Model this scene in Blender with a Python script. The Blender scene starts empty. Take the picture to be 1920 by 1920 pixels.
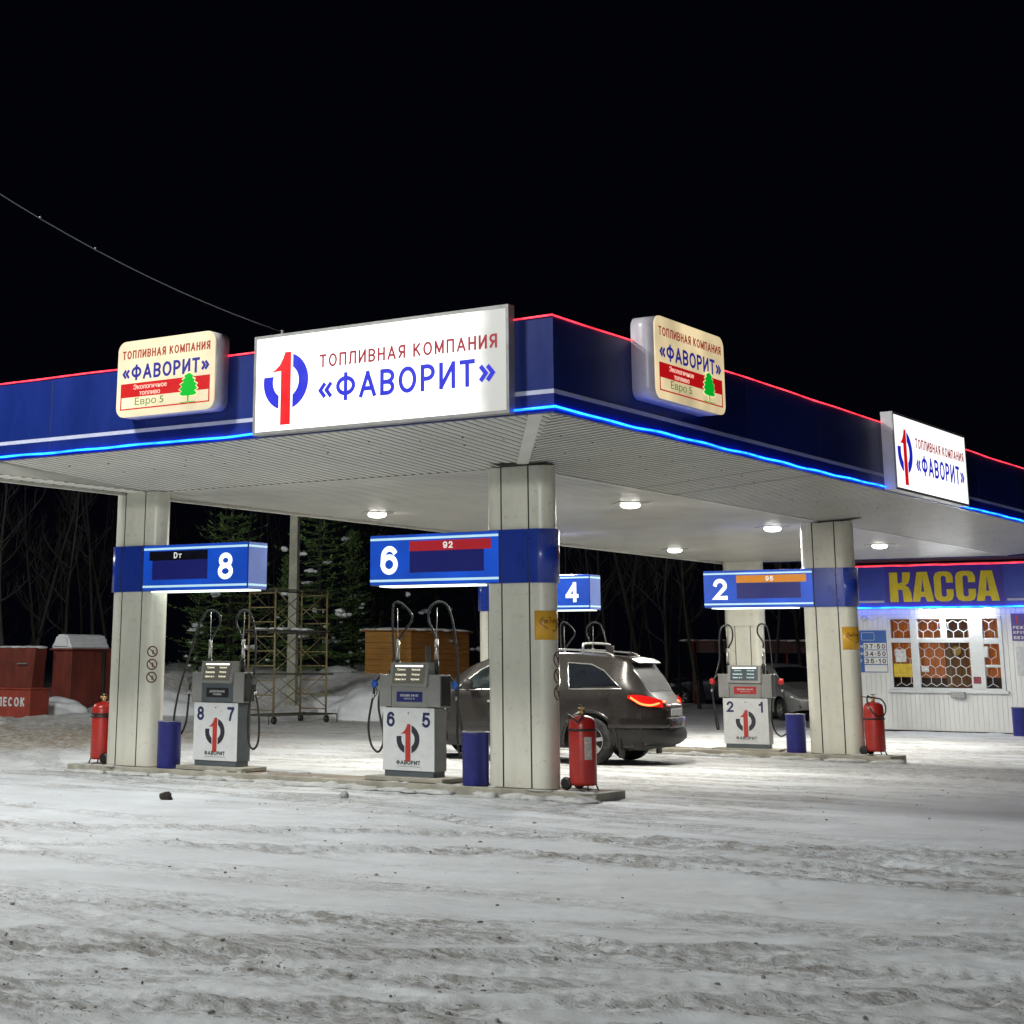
import bpy, bmesh, math, random
import numpy as np
from mathutils import Vector, Matrix
R = math.radians
random.seed(7)
S = bpy.context.scene
COL = S.collection

# ------------------------------------------------------------------ camera
cam = bpy.data.cameras.new('camera'); camo = bpy.data.objects.new('camera', cam); COL.objects.link(camo)
PITCH, YAW, ROLL = 0.2381, 0.6224, 0.0071
cam.sensor_width = 36; cam.lens = 36 * 3181.06 / 1920
cam.shift_x = (960 - 721.45) / 1920; cam.shift_y = (464.68 - 960) / 1920
cam.clip_end = 2000; cam.clip_start = 0.1
fw = Vector((-math.sin(YAW) * math.cos(PITCH), math.cos(YAW) * math.cos(PITCH), math.sin(PITCH)))
rt = Vector((math.cos(YAW), math.sin(YAW), 0)); up = rt.cross(fw)
r2 = math.cos(ROLL) * rt + math.sin(ROLL) * up; u2 = -math.sin(ROLL) * rt + math.cos(ROLL) * up
M3 = Matrix((r2, u2, -fw)).transposed()
camo.matrix_world = Matrix.Translation((11.2175, -18.6557, 1.6)) @ M3.to_4x4()
S.camera = camo
# ------------------------------------------------------------------ night sky and exposure
W = bpy.data.worlds.new('World'); S.world = W; W.use_nodes = True
bg = W.node_tree.nodes['Background']
bg.inputs['Color'].default_value = (0.35, 0.42, 1.0, 1); bg.inputs['Strength'].default_value = 0.0022
S.view_settings.view_transform = 'Standard'; S.view_settings.look = 'None'
S.view_settings.exposure = 0.0; S.view_settings.gamma = 1
S.render.engine = 'CYCLES'
S.cycles.use_denoising = True
S.cycles.max_bounces = 6; S.cycles.diffuse_bounces = 4; S.cycles.glossy_bounces = 3
S.cycles.sample_clamp_indirect = 4

# light levels
CEIL_W = 150.0      # downward
CEIL_P = 170.0       # sideways glow of the lens
STREET_W = 7400.0

# ------------------------------------------------------------------ materials
MATS = {}
def mat(name, col, rough=0.6, metal=0.0, emit=None, estr=0.0, var=0.12, scale=6.0, bump=0.0, bscale=40.0, coat=0.0, spec=0.5, stretch=(1, 1, 1), alpha=1.0, trans=0.0, scuff=0.0, glow=0.0):
    if name in MATS: return MATS[name]
    m = bpy.data.materials.new(name); m.use_nodes = True
    nt = m.node_tree; b = nt.nodes['Principled BSDF']; N = nt.nodes.new; L = nt.links.new
    b.inputs['Roughness'].default_value = rough; b.inputs['Metallic'].default_value = metal
    b.inputs['Specular IOR Level'].default_value = spec
    b.inputs['Coat Weight'].default_value = coat; b.inputs['Coat Roughness'].default_value = 0.08
    b.inputs['Transmission Weight'].default_value = trans
    tc = N('ShaderNodeTexCoord'); mp = N('ShaderNodeMapping'); mp.inputs['Scale'].default_value = stretch
    L(tc.outputs['Object'], mp.inputs['Vector'])
    no = N('ShaderNodeTexNoise'); no.inputs['Scale'].default_value = scale; no.inputs['Detail'].default_value = 6
    no.inputs['Roughness'].default_value = 0.65
    L(mp.outputs['Vector'], no.inputs['Vector'])
    mr = N('ShaderNodeMapRange'); mr.inputs['From Min'].default_value = 0.3; mr.inputs['From Max'].default_value = 0.7
    mr.inputs['To Min'].default_value = 1 - var; mr.inputs['To Max'].default_value = 1 + var * 0.6
    L(no.outputs['Fac'], mr.inputs['Value'])
    mx = N('ShaderNodeVectorMath'); mx.operation = 'SCALE'; mx.inputs[0].default_value = col[:3]
    L(mr.outputs['Result'], mx.inputs['Scale'])
    if scuff:   # scrapes, salt splashes and grimy specks
        n3 = N('ShaderNodeTexNoise'); n3.inputs['Scale'].default_value = 9; n3.inputs['Detail'].default_value = 9; n3.inputs['Roughness'].default_value = .8
        L(tc.outputs['Object'], n3.inputs['Vector'])
        r3 = N('ShaderNodeMapRange'); r3.inputs['From Min'].default_value = .56; r3.inputs['From Max'].default_value = .66
        r3.inputs['To Min'].default_value = 0; r3.inputs['To Max'].default_value = scuff; L(n3.outputs['Fac'], r3.inputs['Value'])
        m3 = N('ShaderNodeMix'); m3.data_type = 'RGBA'; L(r3.outputs['Result'], m3.inputs['Factor']); L(mx.outputs['Vector'], m3.inputs[6]); m3.inputs[7].default_value = (.20, .185, .16, 1)
        L(m3.outputs[2], b.inputs['Base Color'])
    else: L(mx.outputs['Vector'], b.inputs['Base Color'])
    rr = N('ShaderNodeMapRange'); rr.inputs['To Min'].default_value = max(0.03, rough - 0.12); rr.inputs['To Max'].default_value = min(1, rough + 0.12)
    L(no.outputs['Fac'], rr.inputs['Value']); L(rr.outputs['Result'], b.inputs['Roughness'])
    if emit:
        b.inputs['Emission Color'].default_value = (*emit, 1); b.inputs['Emission Strength'].default_value = estr
        if glow:   # tubes behind a panel never light it quite evenly
            n4 = N('ShaderNodeTexNoise'); n4.inputs['Scale'].default_value = 1.6; n4.inputs['Detail'].default_value = 2; L(tc.outputs['Object'], n4.inputs['Vector'])
            r4 = N('ShaderNodeMapRange'); r4.inputs['From Min'].default_value = .3; r4.inputs['From Max'].default_value = .7; r4.inputs['To Min'].default_value = estr * (1 - glow); r4.inputs['To Max'].default_value = estr * (1 + glow)
            L(n4.outputs['Fac'], r4.inputs['Value']); L(r4.outputs['Result'], b.inputs['Emission Strength'])
    if bump:
        n2 = N('ShaderNodeTexNoise'); n2.inputs['Scale'].default_value = bscale; n2.inputs['Detail'].default_value = 5
        L(mp.outputs['Vector'], n2.inputs['Vector'])
        bp = N('ShaderNodeBump'); bp.inputs['Strength'].default_value = bump; bp.inputs['Distance'].default_value = 0.02
        L(n2.outputs['Fac'], bp.inputs['Height']); L(bp.outputs['Normal'], b.inputs['Normal'])
    MATS[name] = m
    return m

M_white_sheet = mat('white_sheet', (0.80, 0.785, 0.71), 0.34, var=0.10, scale=1.2, bump=0.04, bscale=3)
M_clad = mat('column_cladding', (0.62, 0.61, 0.52), 0.36, var=0.10, scale=1.6, stretch=(3, 3, .6), bump=0.03, bscale=3, scuff=.35)
M_seam = mat('seam_rubber', (0.02, 0.02, 0.018), 0.8)
M_blue = mat('blue_cladding', (0.005, 0.018, 0.14), 0.34, var=0.28, scale=1.6, bump=0.05, bscale=1.5, stretch=(1, 1, .35))
M_collar = mat('blue_collar', (0.011, 0.038, 0.30), 0.28, var=0.12, scale=2, coat=0.3)
M_stripe = mat('pale_stripe', (0.42, 0.44, 0.55), 0.5)
M_steel = mat('grey_steel', (0.30, 0.30, 0.29), 0.42, metal=0.35, var=0.15)
M_grey = mat('grey_paint', (0.25, 0.25, 0.235), 0.42, var=0.15, scale=5, scuff=.2)
M_dgrey = mat('dark_grey_paint', (0.085, 0.10, 0.11), 0.42, var=0.15, scale=5)
M_alu = mat('aluminium', (0.55, 0.54, 0.50), 0.3, metal=0.9)
M_black = mat('black_rubber', (0.012, 0.012, 0.012), 0.42)
M_white = mat('white_paint', (0.62, 0.63, 0.63), 0.38, var=0.10, scale=4, scuff=.28)
M_navy_ink = mat('navy_ink', (0.015, 0.015, 0.085), 0.5)
M_ink = mat('dark_ink', (0.02, 0.02, 0.03), 0.5)
M_redink = mat('red_ink', (0.42, 0.03, 0.02), 0.5)
M_red = mat('red_enamel', (0.40, 0.018, 0.012), 0.34, var=0.22, scale=6, coat=0.2, scuff=.22)
M_bin = mat('blue_enamel', (0.018, 0.022, 0.20), 0.40, var=0.25, scale=4, scuff=.22)
M_brass = mat('brass', (0.5, 0.3, 0.12), 0.35, metal=0.8)
M_conc = mat('concrete', (0.36, 0.34, 0.28), 0.85, var=0.35, scale=3, bump=0.35, bscale=30)
M_concpole = mat('pole_concrete', (0.30, 0.30, 0.24), 0.85, var=0.3, scale=3, bump=0.3)
M_snowcap = mat('snow', (0.72, 0.74, 0.76), 0.8, var=0.12, scale=3, bump=0.4, bscale=12)
M_yellow = mat('yellow_ink', (0.62, 0.33, 0.02), 0.4)
M_brown = mat('brown_ink', (0.10, 0.02, 0.01), 0.5)
def em(name, c, s, base=None, **k):
    return mat(name, base or tuple(min(.8, x) * .45 for x in c), 0.4, emit=c, estr=s, **k)
E_warm = em('lit_cream_panel', (1.0, 0.80, 0.46), 0.66, base=(.3, .28, .22), glow=.30)
E_maroon = em('lit_maroon_letters', (0.30, 0.03, 0.02), 0.8)
E_navy = em('lit_navy_letters', (0.02, 0.02, 0.22), 0.9)
E_redband = em('lit_red_band', (0.52, 0.006, 0.008), 0.75)
E_pale = em('lit_pale_letters', (0.95, 0.62, 0.5), 0.9)
E_green = em('lit_green_tree', (0.0, 0.36, 0.02), 1.0)
E_olive = em('lit_olive_letters', (0.10, 0.20, 0.05), 0.9)
E_logo_blue = em('lit_blue_letters', (0.015, 0.022, 0.60), .72)
E_logo_red = em('lit_red_letters', (0.68, 0.005, 0.010), .85)
E_red_text = em('lit_crimson_letters', (0.32, 0.008, 0.025), 0.75)
E_lblue = em('lit_blue_face', (0.005, 0.075, 0.56), 0.72, glow=.28)
E_lwhite = em('lit_white_number', (0.92, 1.0, 0.95), 1.25)
E_lstripe = em('lit_pale_stripe', (0.55, 0.85, 1.0), .72)
E_lend = em('lit_pale_blue_end', (0.09, 0.16, 0.48), 0.7, glow=.25)
E_under = em('lit_underside', (0.85, 1.0, 0.9), 2.2)
M_dark_disp = mat('dark_display', (0.015, 0.02, 0.22), 0.35, var=.05)
def rope_mat(name, c, s):
    m = bpy.data.materials.new(name); m.use_nodes = True; nt = m.node_tree; b = nt.nodes['Principled BSDF']
    b.inputs['Base Color'].default_value = (*c, 1); b.inputs['Roughness'].default_value = .3
    tc = nt.nodes.new('ShaderNodeTexCoord'); no = nt.nodes.new('ShaderNodeTexNoise'); no.inputs['Scale'].default_value = 3.5
    nt.links.new(tc.outputs['Object'], no.inputs['Vector'])
    mr = nt.nodes.new('ShaderNodeMapRange'); mr.inputs['From Min'].default_value = .35; mr.inputs['From Max'].default_value = .7
    mr.inputs['To Min'].default_value = s * .55; mr.inputs['To Max'].default_value = s * 1.5
    nt.links.new(no.outputs['Fac'], mr.inputs['Value']); nt.links.new(mr.outputs['Result'], b.inputs['Emission Strength'])
    b.inputs['Emission Color'].default_value = (*c, 1)
    return m
E_rope_blue = rope_mat('blue_rope_glow', (0.004, 0.085, 1.0), 12.0)
E_rope_red = rope_mat('red_rope_glow', (1.0, 0.035, 0.06), 2.6)

# ------------------------------------------------------------------ mesh helpers
class MB:
    def __init__(s): s.v = []; s.f = []; s.sm = []
    def add(s, vs, fs, smooth=False):
        n = len(s.v); s.v += [tuple(p) for p in vs]
        for f in fs: s.f.append(tuple(i + n for i in f)); s.sm.append(smooth)
        return s
    def box(s, x0, x1, y0, y1, z0, z1):
        v = [(x, y, z) for z in (z0, z1) for y in (y0, y1) for x in (x0, x1)]
        return s.add(v, [(0, 2, 3, 1), (4, 5, 7, 6), (0, 1, 5, 4), (2, 6, 7, 3), (0, 4, 6, 2), (1, 3, 7, 5)])
    def bbox(s, x0, x1, y0, y1, z0, z1, b=0.01, seg=2):
        bm = bmesh.new(); bmesh.ops.create_cube(bm, size=1)
        for v in bm.verts: v.co = Vector((x0 + (v.co.x + .5) * (x1 - x0), y0 + (v.co.y + .5) * (y1 - y0), z0 + (v.co.z + .5) * (z1 - z0)))
        bmesh.ops.bevel(bm, geom=bm.edges[:], offset=b, segments=seg, affect='EDGES', profile=.5)
        return s.frombm(bm)
    def frombm(s, bm, smooth=False):
        bm.verts.index_update(); s.add([v.co[:] for v in bm.verts], [[v.index for v in f.verts] for f in bm.faces], smooth); bm.free(); return s
    def tube(s, pts, r, n=8, cap=True):
        pts = [Vector(p) for p in pts]; rs = r if isinstance(r, (list, tuple)) else [r] * len(pts)
        vs = []; a = None
        for i, p in enumerate(pts):
            t = (pts[min(i + 1, len(pts) - 1)] - pts[max(i - 1, 0)])
            if t.length < 1e-9: t = Vector((0, 0, 1))
            t.normalize()
            if a is None: a = t.orthogonal().normalized()
            else:
                a = a - t * a.dot(t)
                if a.length < 1e-6: a = t.orthogonal()
                a.normalize()
            b = t.cross(a)
            for k in range(n):
                q = 2 * math.pi * k / n; vs.append(p + (a * math.cos(q) + b * math.sin(q)) * rs[i])
        fs = [(i * n + k, i * n + (k + 1) % n, (i + 1) * n + (k + 1) % n, (i + 1) * n + k) for i in range(len(pts) - 1) for k in range(n)]
        s.add(vs, fs, True)
        if cap:
            m = len(s.v) - len(vs)
            s.f.append(tuple(m + k for k in reversed(range(n)))); s.sm.append(False)
            s.f.append(tuple(m + (len(pts) - 1) * n + k for k in range(n))); s.sm.append(False)
        return s
    def lathe(s, prof, c=(0, 0, 0), n=24, axis='z', smooth=True):
        vs = []
        for (r, z) in prof:
            for k in range(n):
                q = 2 * math.pi * k / n; a, b = r * math.cos(q), r * math.sin(q)
                if axis == 'z': vs.append((c[0] + a, c[1] + b, c[2] + z))
                elif axis == 'y': vs.append((c[0] + a, c[1] + z, c[2] + b))
                else: vs.append((c[0] + z, c[1] + a, c[2] + b))
        fs = [(i * n + k, i * n + (k + 1) % n, (i + 1) * n + (k + 1) % n, (i + 1) * n + k) for i in range(len(prof) - 1) for k in range(n)]
        return s.add(vs, fs, smooth)
    def prism(s, poly, d0, d1, plane='xz', smooth=False):
        # poly in plane; extruded along the third axis from d0 to d1
        def P(a, b, d): return (a, d, b) if plane == 'xz' else ((d, a, b) if plane == 'yz' else (a, b, d))
        n = len(poly); vs = [P(a, b, d0) for a, b in poly] + [P(a, b, d1) for a, b in poly]
        s.add(vs, [tuple(range(n)), tuple(reversed(range(n, 2 * n)))])
        m = len(s.v) - 2 * n
        for i in range(n): s.f.append((m + i, m + n + i, m + n + (i + 1) % n, m + (i + 1) % n)); s.sm.append(smooth)
        return s
    def blob(s, c, r, sub=2, seed=0, amp=.25, flat=1.0):
        bm = bmesh.new(); bmesh.ops.create_icosphere(bm, subdivisions=sub, radius=1)
        rnd = random.Random(seed); ph = [rnd.uniform(0, 6.28) for _ in range(6)]
        rr = r if isinstance(r, (tuple, list)) else (r, r, r * flat)
        for v in bm.verts:
            x, y, z = v.co
            k = 1 + amp * (math.sin(3 * x + ph[0]) * math.sin(2.6 * y + ph[1]) + .6 * math.sin(5 * z + ph[2] + 3 * x) * math.sin(4.4 * x + ph[3]) + .4 * math.sin(8 * y + ph[4]) * math.sin(7 * z + ph[5]))
            v.co = Vector((x * rr[0] * k + c[0], y * rr[1] * k + c[1], z * rr[2] * k + c[2]))
        return s.frombm(bm, True)
    def xf(s, M):
        s.v = [tuple(M @ Vector(p)) for p in s.v]; return s
    def build(s, name, m, parent=None, loc=None):
        me = bpy.data.meshes.new(name); me.from_pydata(s.v, [], s.f); me.update()
        me.polygons.foreach_set('use_smooth', s.sm)
        bm = bmesh.new(); bm.from_mesh(me); bmesh.ops.recalc_face_normals(bm, faces=bm.faces[:]); bm.to_mesh(me); bm.free()
        me.materials.append(m)
        o = bpy.data.objects.new(name, me); COL.objects.link(o)
        if parent: o.parent = parent
        if loc: o.location = loc
        return o
def tag(o, label=None, cat=None, group=None, kind=None):
    if label: o['label'] = label
    if cat: o['category'] = cat
    if group: o['group'] = group
    if kind: o['kind'] = kind
    return o
def thing(name, label, cat, loc=(0, 0, 0), rz=0, group=None):
    o = bpy.data.objects.new(name, None); COL.objects.link(o); o.location = loc; o.rotation_euler = (0, 0, rz)
    o.empty_display_size = .2
    return tag(o, label, cat, group)
def dup(root, loc, rz=None, label=None):
    r = root.copy(); COL.objects.link(r); r.location = loc
    if rz is not None: r.rotation_euler = (0, 0, rz)
    if label: r['label'] = label
    for ch in list(root.children):
        c = ch.copy(); COL.objects.link(c); c.parent = r
        for g in list(ch.children):
            d = g.copy(); COL.objects.link(d); d.parent = c
    return r
def crom(pts, n=8):
    P = [Vector(p) for p in pts]; P = [2 * P[0] - P[1]] + P + [2 * P[-1] - P[-2]]; out = []
    for i in range(1, len(P) - 2):
        for k in range(n):
            t = k / n; a, b, c, d = P[i - 1], P[i], P[i + 1], P[i + 2]
            out.append(.5 * ((2 * b) + (c - a) * t + (2 * a - 5 * b + 4 * c - d) * t * t + (3 * b - a - 3 * c + d) * t ** 3))
    return out + [P[-2]]
# text drawn with Blender's built-in font, turned into a thin solid mesh and fitted to a box
def font_text(body, cx, cz, w, h, m, parent, d, face='-y', bold=0.0, name='lettering', th=.003, shear=0):
    c = bpy.data.curves.new('t', 'FONT'); c.body = body; c.size = 1; c.offset = bold; c.align_x = 'CENTER'; c.resolution_u = 4
    c.space_line = .95
    o = bpy.data.objects.new('t', c); me = bpy.data.meshes.new_from_object(o)
    bpy.data.objects.remove(o); bpy.data.curves.remove(c)
    n = len(me.vertices); co = np.zeros(n * 3); me.vertices.foreach_get('co', co); co = co.reshape(-1, 3)
    lo, hi = co.min(0), co.max(0); ce = (lo + hi) / 2
    sx = w / (hi[0] - lo[0]); sz = h / (hi[1] - lo[1])
    a = (co[:, 0] - ce[0]) * sx + shear * (co[:, 1] - ce[1]) * sz; b = (co[:, 1] - ce[1]) * sz + cz
    polys = [tuple(p.vertices) for p in me.polygons]; bpy.data.meshes.remove(me)
    mb = MB()
    if face == '-y': vs = [(cx + x, d, z) for x, z in zip(a, b)]; off = (0, th, 0)
    elif face == '+x': vs = [(d, cx + x, z) for x, z in zip(a, b)]; off = (-th, 0, 0)
    mb.add(vs, polys)
    # rim so the letters have thickness
    cnt = {}
    for p in polys:
        for i in range(len(p)):
            e = (p[i], p[(i + 1) % len(p)]); cnt[e] = cnt.get(e, 0) + 1
    nv = len(vs); mb.v += [(x + off[0], y + off[1], z + off[2]) for x, y, z in vs]
    for (i, j) in cnt:
        if (j, i) not in cnt: mb.f.append((j, i, i + nv, j + nv)); mb.sm.append(False)
    return mb.build(name, m, parent)

# lettering built from strokes (a plain grotesque), so weight and width can follow each sign
def _arc(cx, cy, rx, ry, a0, a1, n=14): return [(cx + rx * math.cos(R(a0 + (a1 - a0) * k / n)), cy + ry * math.sin(R(a0 + (a1 - a0) * k / n))) for k in range(n + 1)]
_Vl, _Vr = [(0, 0), (0, 1)], [(1, 0), (1, 1)]
def _bowl(y0, y1, xs=.5): return [(0, y1)] + [(xs, y1)] + _arc(xs, (y0 + y1) / 2, 1 - xs, (y1 - y0) / 2, 90, -90, 10)[1:-1] + [(xs, y0), (0, y0)]
GL = {  # letter: (width, strokes)
 'А': (.74, [[(0, 0), (.5, 1.0)], [(.5, 1.0), (1, 0)], [(.17, .30), (.83, .30)]]),
 'Б': (.62, [[(.92, 1), (0, 1), (0, 0)], _bowl(0, .55)]), 'В': (.62, [_Vl, _bowl(.5, 1, .42), _bowl(0, .5, .5)]),
 'Г': (.52, [[(0, 0), (0, 1), (1, 1)]]), 'Д': (.74, [[(.12, .0), (.30, 1), (.86, 1), (.86, 0)], [(0, -.16), (0, 0), (1, 0), (1, -.16)]]),
 'Е': (.56, [[(1, 0), (0, 0), (0, 1), (1, 1)], [(0, .52), (.9, .52)]]), 'З': (.6, [_arc(.45, .75, .5, .25, 150, -90), _arc(.45, .26, .55, .26, 90, -150)]),
 'И': (.66, [_Vl, _Vr, [(0, 0), (1, 1)]]), 'К': (.64, [_Vl, [(.95, 1), (.12, .46)], [(.3, .6), (1, 0)]]),
 'Л': (.68, [[(0, 0), (.12, .06), (.24, 1), (1, 1), (1, 0)]]), 'М': (.78, [[(0, 0), (0, 1)], [(0, 1), (.5, .12)], [(.5, .12), (1, 1)], [(1, 1), (1, 0)]]),
 'Н': (.64, [_Vl, _Vr, [(0, .52), (1, .52)]]), 'О': (.76, [_arc(.5, .5, .5, .5, 90, 450, 28)]), 'П': (.64, [[(0, 0), (0, 1), (1, 1), (1, 0)]]),
 'Р': (.60, [_Vl, _bowl(.45, 1, .45)]), 'С': (.70, [_arc(.5, .5, .5, .5, 48, 312, 22)]), 'Т': (.62, [[(0, 1), (1, 1)], [(.5, 1), (.5, 0)]]),
 'У': (.64, [[(0, 1), (.52, .34)], [(1, 1), (.42, .08), (.1, 0)]]), 'Ф': (.86, [[(.5, -.05), (.5, 1.05)], _arc(.5, .53, .5, .35, 90, 450, 28)]),
 'Я': (.60, [_Vr, [(1, .45)] + [(.5, .45)] + _arc(.5, .725, .5, .275, 270, 90, 10) + [(1, 1)], [(.55, .45), (0, 0)]]), 'Ж': (.9, [[(.5, 0), (.5, 1)], [(0, 1), (.5, .5), (1, 1)], [(0, 0), (.5, .5), (1, 0)]]), 'Ы': (.8, [_Vl, _Vr, [(0, .52), (.4, .52)] + _arc(.4, .26, .25, .26, 90, -90, 8) + [(0, 0)]]), 'Ь': (.6, [_Vl, _bowl(0, .52)]),
 'Ч': (.62, [_Vr, [(0, 1), (0, .6), (.25, .42), (1, .42)]]),
 'D': (.68, [_Vl, [(0, 1), (.4, 1)] + _arc(.4, .5, .6, .5, 90, -90, 14)[1:-1] + [(.4, 0), (0, 0)]]),
 '0': (.56, [_arc(.5, .5, .5, .5, 90, 450, 24)]), '1': (.34, [[(.9, 0), (.9, 1)], [(.9, .98), (.5, .80), (0, .74)]]),
 '2': (.56, [_arc(.5, .70, .47, .30, 165, -25, 14) + [(.05, .0), (1, 0)]]), '3': (.56, [_arc(.48, .75, .46, .25, 160, -90), _arc(.48, .26, .52, .26, 90, -160)]),
 '4': (.60, [[(.78, 0), (.78, 1)], [(.78, 1), (0, .28)], [(0, .26), (1, .26)]]), '5': (.56, [[(.9, 1), (.16, 1), (.06, .48)], _arc(.47, .32, .53, .32, 140, -155)]),
 '6': (.58, [_arc(.5, .32, .5, .32, 90, 450, 22), [(.0, .34), (.02, .55)] + _arc(.52, .62, .50, .38, 165, 35, 12)]), '7': (.54, [[(0, 1), (1, 1)], [(1, 1), (.55, .45), (.38, 0)]]),
 '8': (.58, [_arc(.5, .76, .43, .24, 90, 450, 20), _arc(.5, .26, .5, .26, 90, 450, 20)]), '9': (.58, [_arc(.5, .68, .5, .32, 90, 450, 22), [(1.0, .66), (.98, .45)] + _arc(.48, .38, .50, .38, -15, -145, 12)]),
 '«': (.62, [[(.40, .70), (0, .42), (.40, .14)], [(1, .70), (.60, .42), (1, .14)]]), '»': (.62, [[(0, .70), (.40, .42), (0, .14)], [(.60, .70), (1, .42), (.60, .14)]]),
 '-': (.30, [[(0, .42), (1, .42)]]), '•': (.16, [[(.5, .38), (.5, .50)]]), ' ': (.26, []),
}
def text(body, cx, cz, w, h, m, parent, d, face='-y', bold=0.0, name='lettering', th=.0025, shear=0, wt=None, gap=.17):
    wt = wt or .115 + bold * 2.6
    t = wt * h; up_ = body if all(c in GL for c in body) else body.upper()
    adv = [GL[c][0] for c in up_]; tot = sum(adv) + gap * (len(up_) - 1); k = w / tot
    mb = MB(); x0 = -w / 2; ns = 0; s_ = 1 if face == '-y' else -1
    for c, a in zip(up_, adv):
        gw = a * k
        small = body != up_ and False
        for st in GL[c][1]:
            P = [Vector((x0 + t / 2 + x * max(gw - t, 0), -h / 2 + t / 2 + y * (h - t))) for x, y in st]
            closed = (P[0] - P[-1]).length < 1e-6 and len(P) > 4
            if closed: P = P[:-1]
            n = len(P); Lf, Rt = [], []
            for i in range(n):
                a_ = P[i - 1] if (i or closed) else None; b_ = P[(i + 1) % n] if (i < n - 1 or closed) else None
                d0 = (P[i] - a_).normalized() if a_ is not None else None; d1 = (b_ - P[i]).normalized() if b_ is not None else None
                if d0 is None: d0 = d1
                if d1 is None: d1 = d0
                n0, n1 = Vector((-d0.y, d0.x)), Vector((-d1.y, d1.x)); mm = (n0 + n1)
                mm = mm.normalized() if mm.length > 1e-6 else n0; q = t / 2 / max(mm.dot(n0), .45); p = P[i].copy()
                if not closed and i in (0, n - 1):   # square the ends off level with the letter's box
                    e = -d1 if i == 0 else d0; p = p + e * t * .5 * max(abs(e.x), abs(e.y)) if max(abs(e.x), abs(e.y)) > .9 else p + e * t * .3
                Lf.append(p + mm * q); Rt.append(p - mm * q)
            off = d - s_ * .00018 * (ns % 7); ns += 1; vs = []
            for dd in (off, d + s_ * th):
                for p in Lf + Rt:
                    X, Z = cx + p.x + shear * p.y, cz + p.y; vs.append((X, dd, Z) if face == '-y' else (dd, X, Z))
            fs = []; N2 = 2 * n
            for i in range(n if closed else n - 1):
                j = (i + 1) % n; fs += [(i, n + i, n + j, j), (i, j, N2 + j, N2 + i), (n + j, n + i, N2 + n + i, N2 + n + j)]
            if not closed: fs += [(n, 0, N2, N2 + n), (n - 1, 2 * n - 1, N2 + 2 * n - 1, N2 + n - 1)]
            mb.add(vs, fs)
        x0 += (a + gap) * k
    return mb.build(name, m, parent)
def flat(poly, d, m, parent, name, face='-y', th=.003):
    mb = MB()
    if face == '-y': mb.prism(poly, d, d + th, 'xz')
    else: mb.prism(poly, d, d - th, 'yz')
    return mb.build(name, m, parent)
def rrect(x0, x1, z0, z1, r, n=6):
    p = []
    for cx, cz, a0 in ((x1 - r, z1 - r, 0), (x0 + r, z1 - r, 90), (x0 + r, z0 + r, 180), (x1 - r, z0 + r, 270)):
        for k in range(n + 1):
            q = R(a0 + 90 * k / n); p.append((cx + r * math.cos(q), cz + r * math.sin(q)))
    return p
def rect(x0, x1, z0, z1): return [(x0, z0), (x1, z0), (x1, z1), (x0, z1)]
def emblem(cx, cz, rr, mring, mone, parent, d, face='-y'):
    # a ring cut by a figure one
    g = .31; ro, ri = 1.0, .58
    def arc(r, a0, a1, n=20): return [(r * math.cos(R(a0 + (a1 - a0) * k / n)), r * math.sin(R(a0 + (a1 - a0) * k / n))) for k in range(n + 1)]
    ao = math.degrees(math.acos(g / ro)); ai = math.degrees(math.acos(g / ri))
    right = arc(ro, -ao, ao) + arc(ri, ai, -ai)
    h = .2; lo = 180 - math.degrees(math.asin(h / ro)); li = 180 - math.degrees(math.asin(h / ri))
    left = arc(ro, lo, 270 - math.degrees(math.asin(g / ro))) + arc(ri, 270 - math.degrees(math.asin(g / ri)), li)
    one = [(-.22, -1.53), (.22, -1.53), (.22, 1.04), (-.05, 1.04), (-.13, .83), (-.28, .60), (-.45, .46), (-.66, .36), (-.22, .38)]
    T = lambda P: [(cx + x * rr, cz + z * rr) for x, z in P]
    mb = MB(); th = .003
    for P in (T(left), T(right)):
        if face == '-y': mb.prism(P, d, d + th, 'xz')
        else: mb.prism(P, d, d - th, 'yz')
    mb.build('emblem_ring', mring, parent)
    flat(T(one), d - (.001 if face == '-y' else -.001), mone, parent, 'emblem_figure', face)
# ------------------------------------------------------------------ numpy noise
def _hash(ix, iy, s):
    n = (ix.astype(np.int64) * 374761393 + iy.astype(np.int64) * 668265263 + s * 1442695041) & 0x7fffffff
    n = ((n ^ (n >> 13)) * 1274126177) & 0x7fffffff
    return ((n ^ (n >> 16)) & 0xffff) / 65535.0
def vnoise(x, y, s=0):
    ix, iy = np.floor(x), np.floor(y); fx, fy = x - ix, y - iy
    fx = fx * fx * (3 - 2 * fx); fy = fy * fy * (3 - 2 * fy)
    a, b, c, d = _hash(ix, iy, s), _hash(ix + 1, iy, s), _hash(ix, iy + 1, s), _hash(ix + 1, iy + 1, s)
    return (a * (1 - fx) + b * fx) * (1 - fy) + (c * (1 - fx) + d * fx) * fy
def fbm(x, y, s=0, o=4, g=.5):
    t = 0; a = 1; n = 0
    for k in range(o): t = t + a * vnoise(x * 2 ** k, y * 2 ** k, s + k * 17); n += a; a *= g
    return t / n
def sstep(a, b, x):
    t = np.clip((x - a) / (b - a), 0, 1); return t * t * (3 - 2 * t)
CX, CY = 11.2175, -18.6557
_r = random.Random(77); TRACKS = []
for _k in range(15):   # sweeping past in front of the islands
    _R = _r.uniform(18, 60); _y = _r.uniform(-15, -2.2); _x = _r.uniform(-6, 14); _s = _r.choice((-1, 1)); _a = R(_r.uniform(80, 112)) * _s
    TRACKS.append((_x - _R * math.cos(_a), _y - _R * math.sin(_a), _R, _r.uniform(.8, 1.6)))
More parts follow.
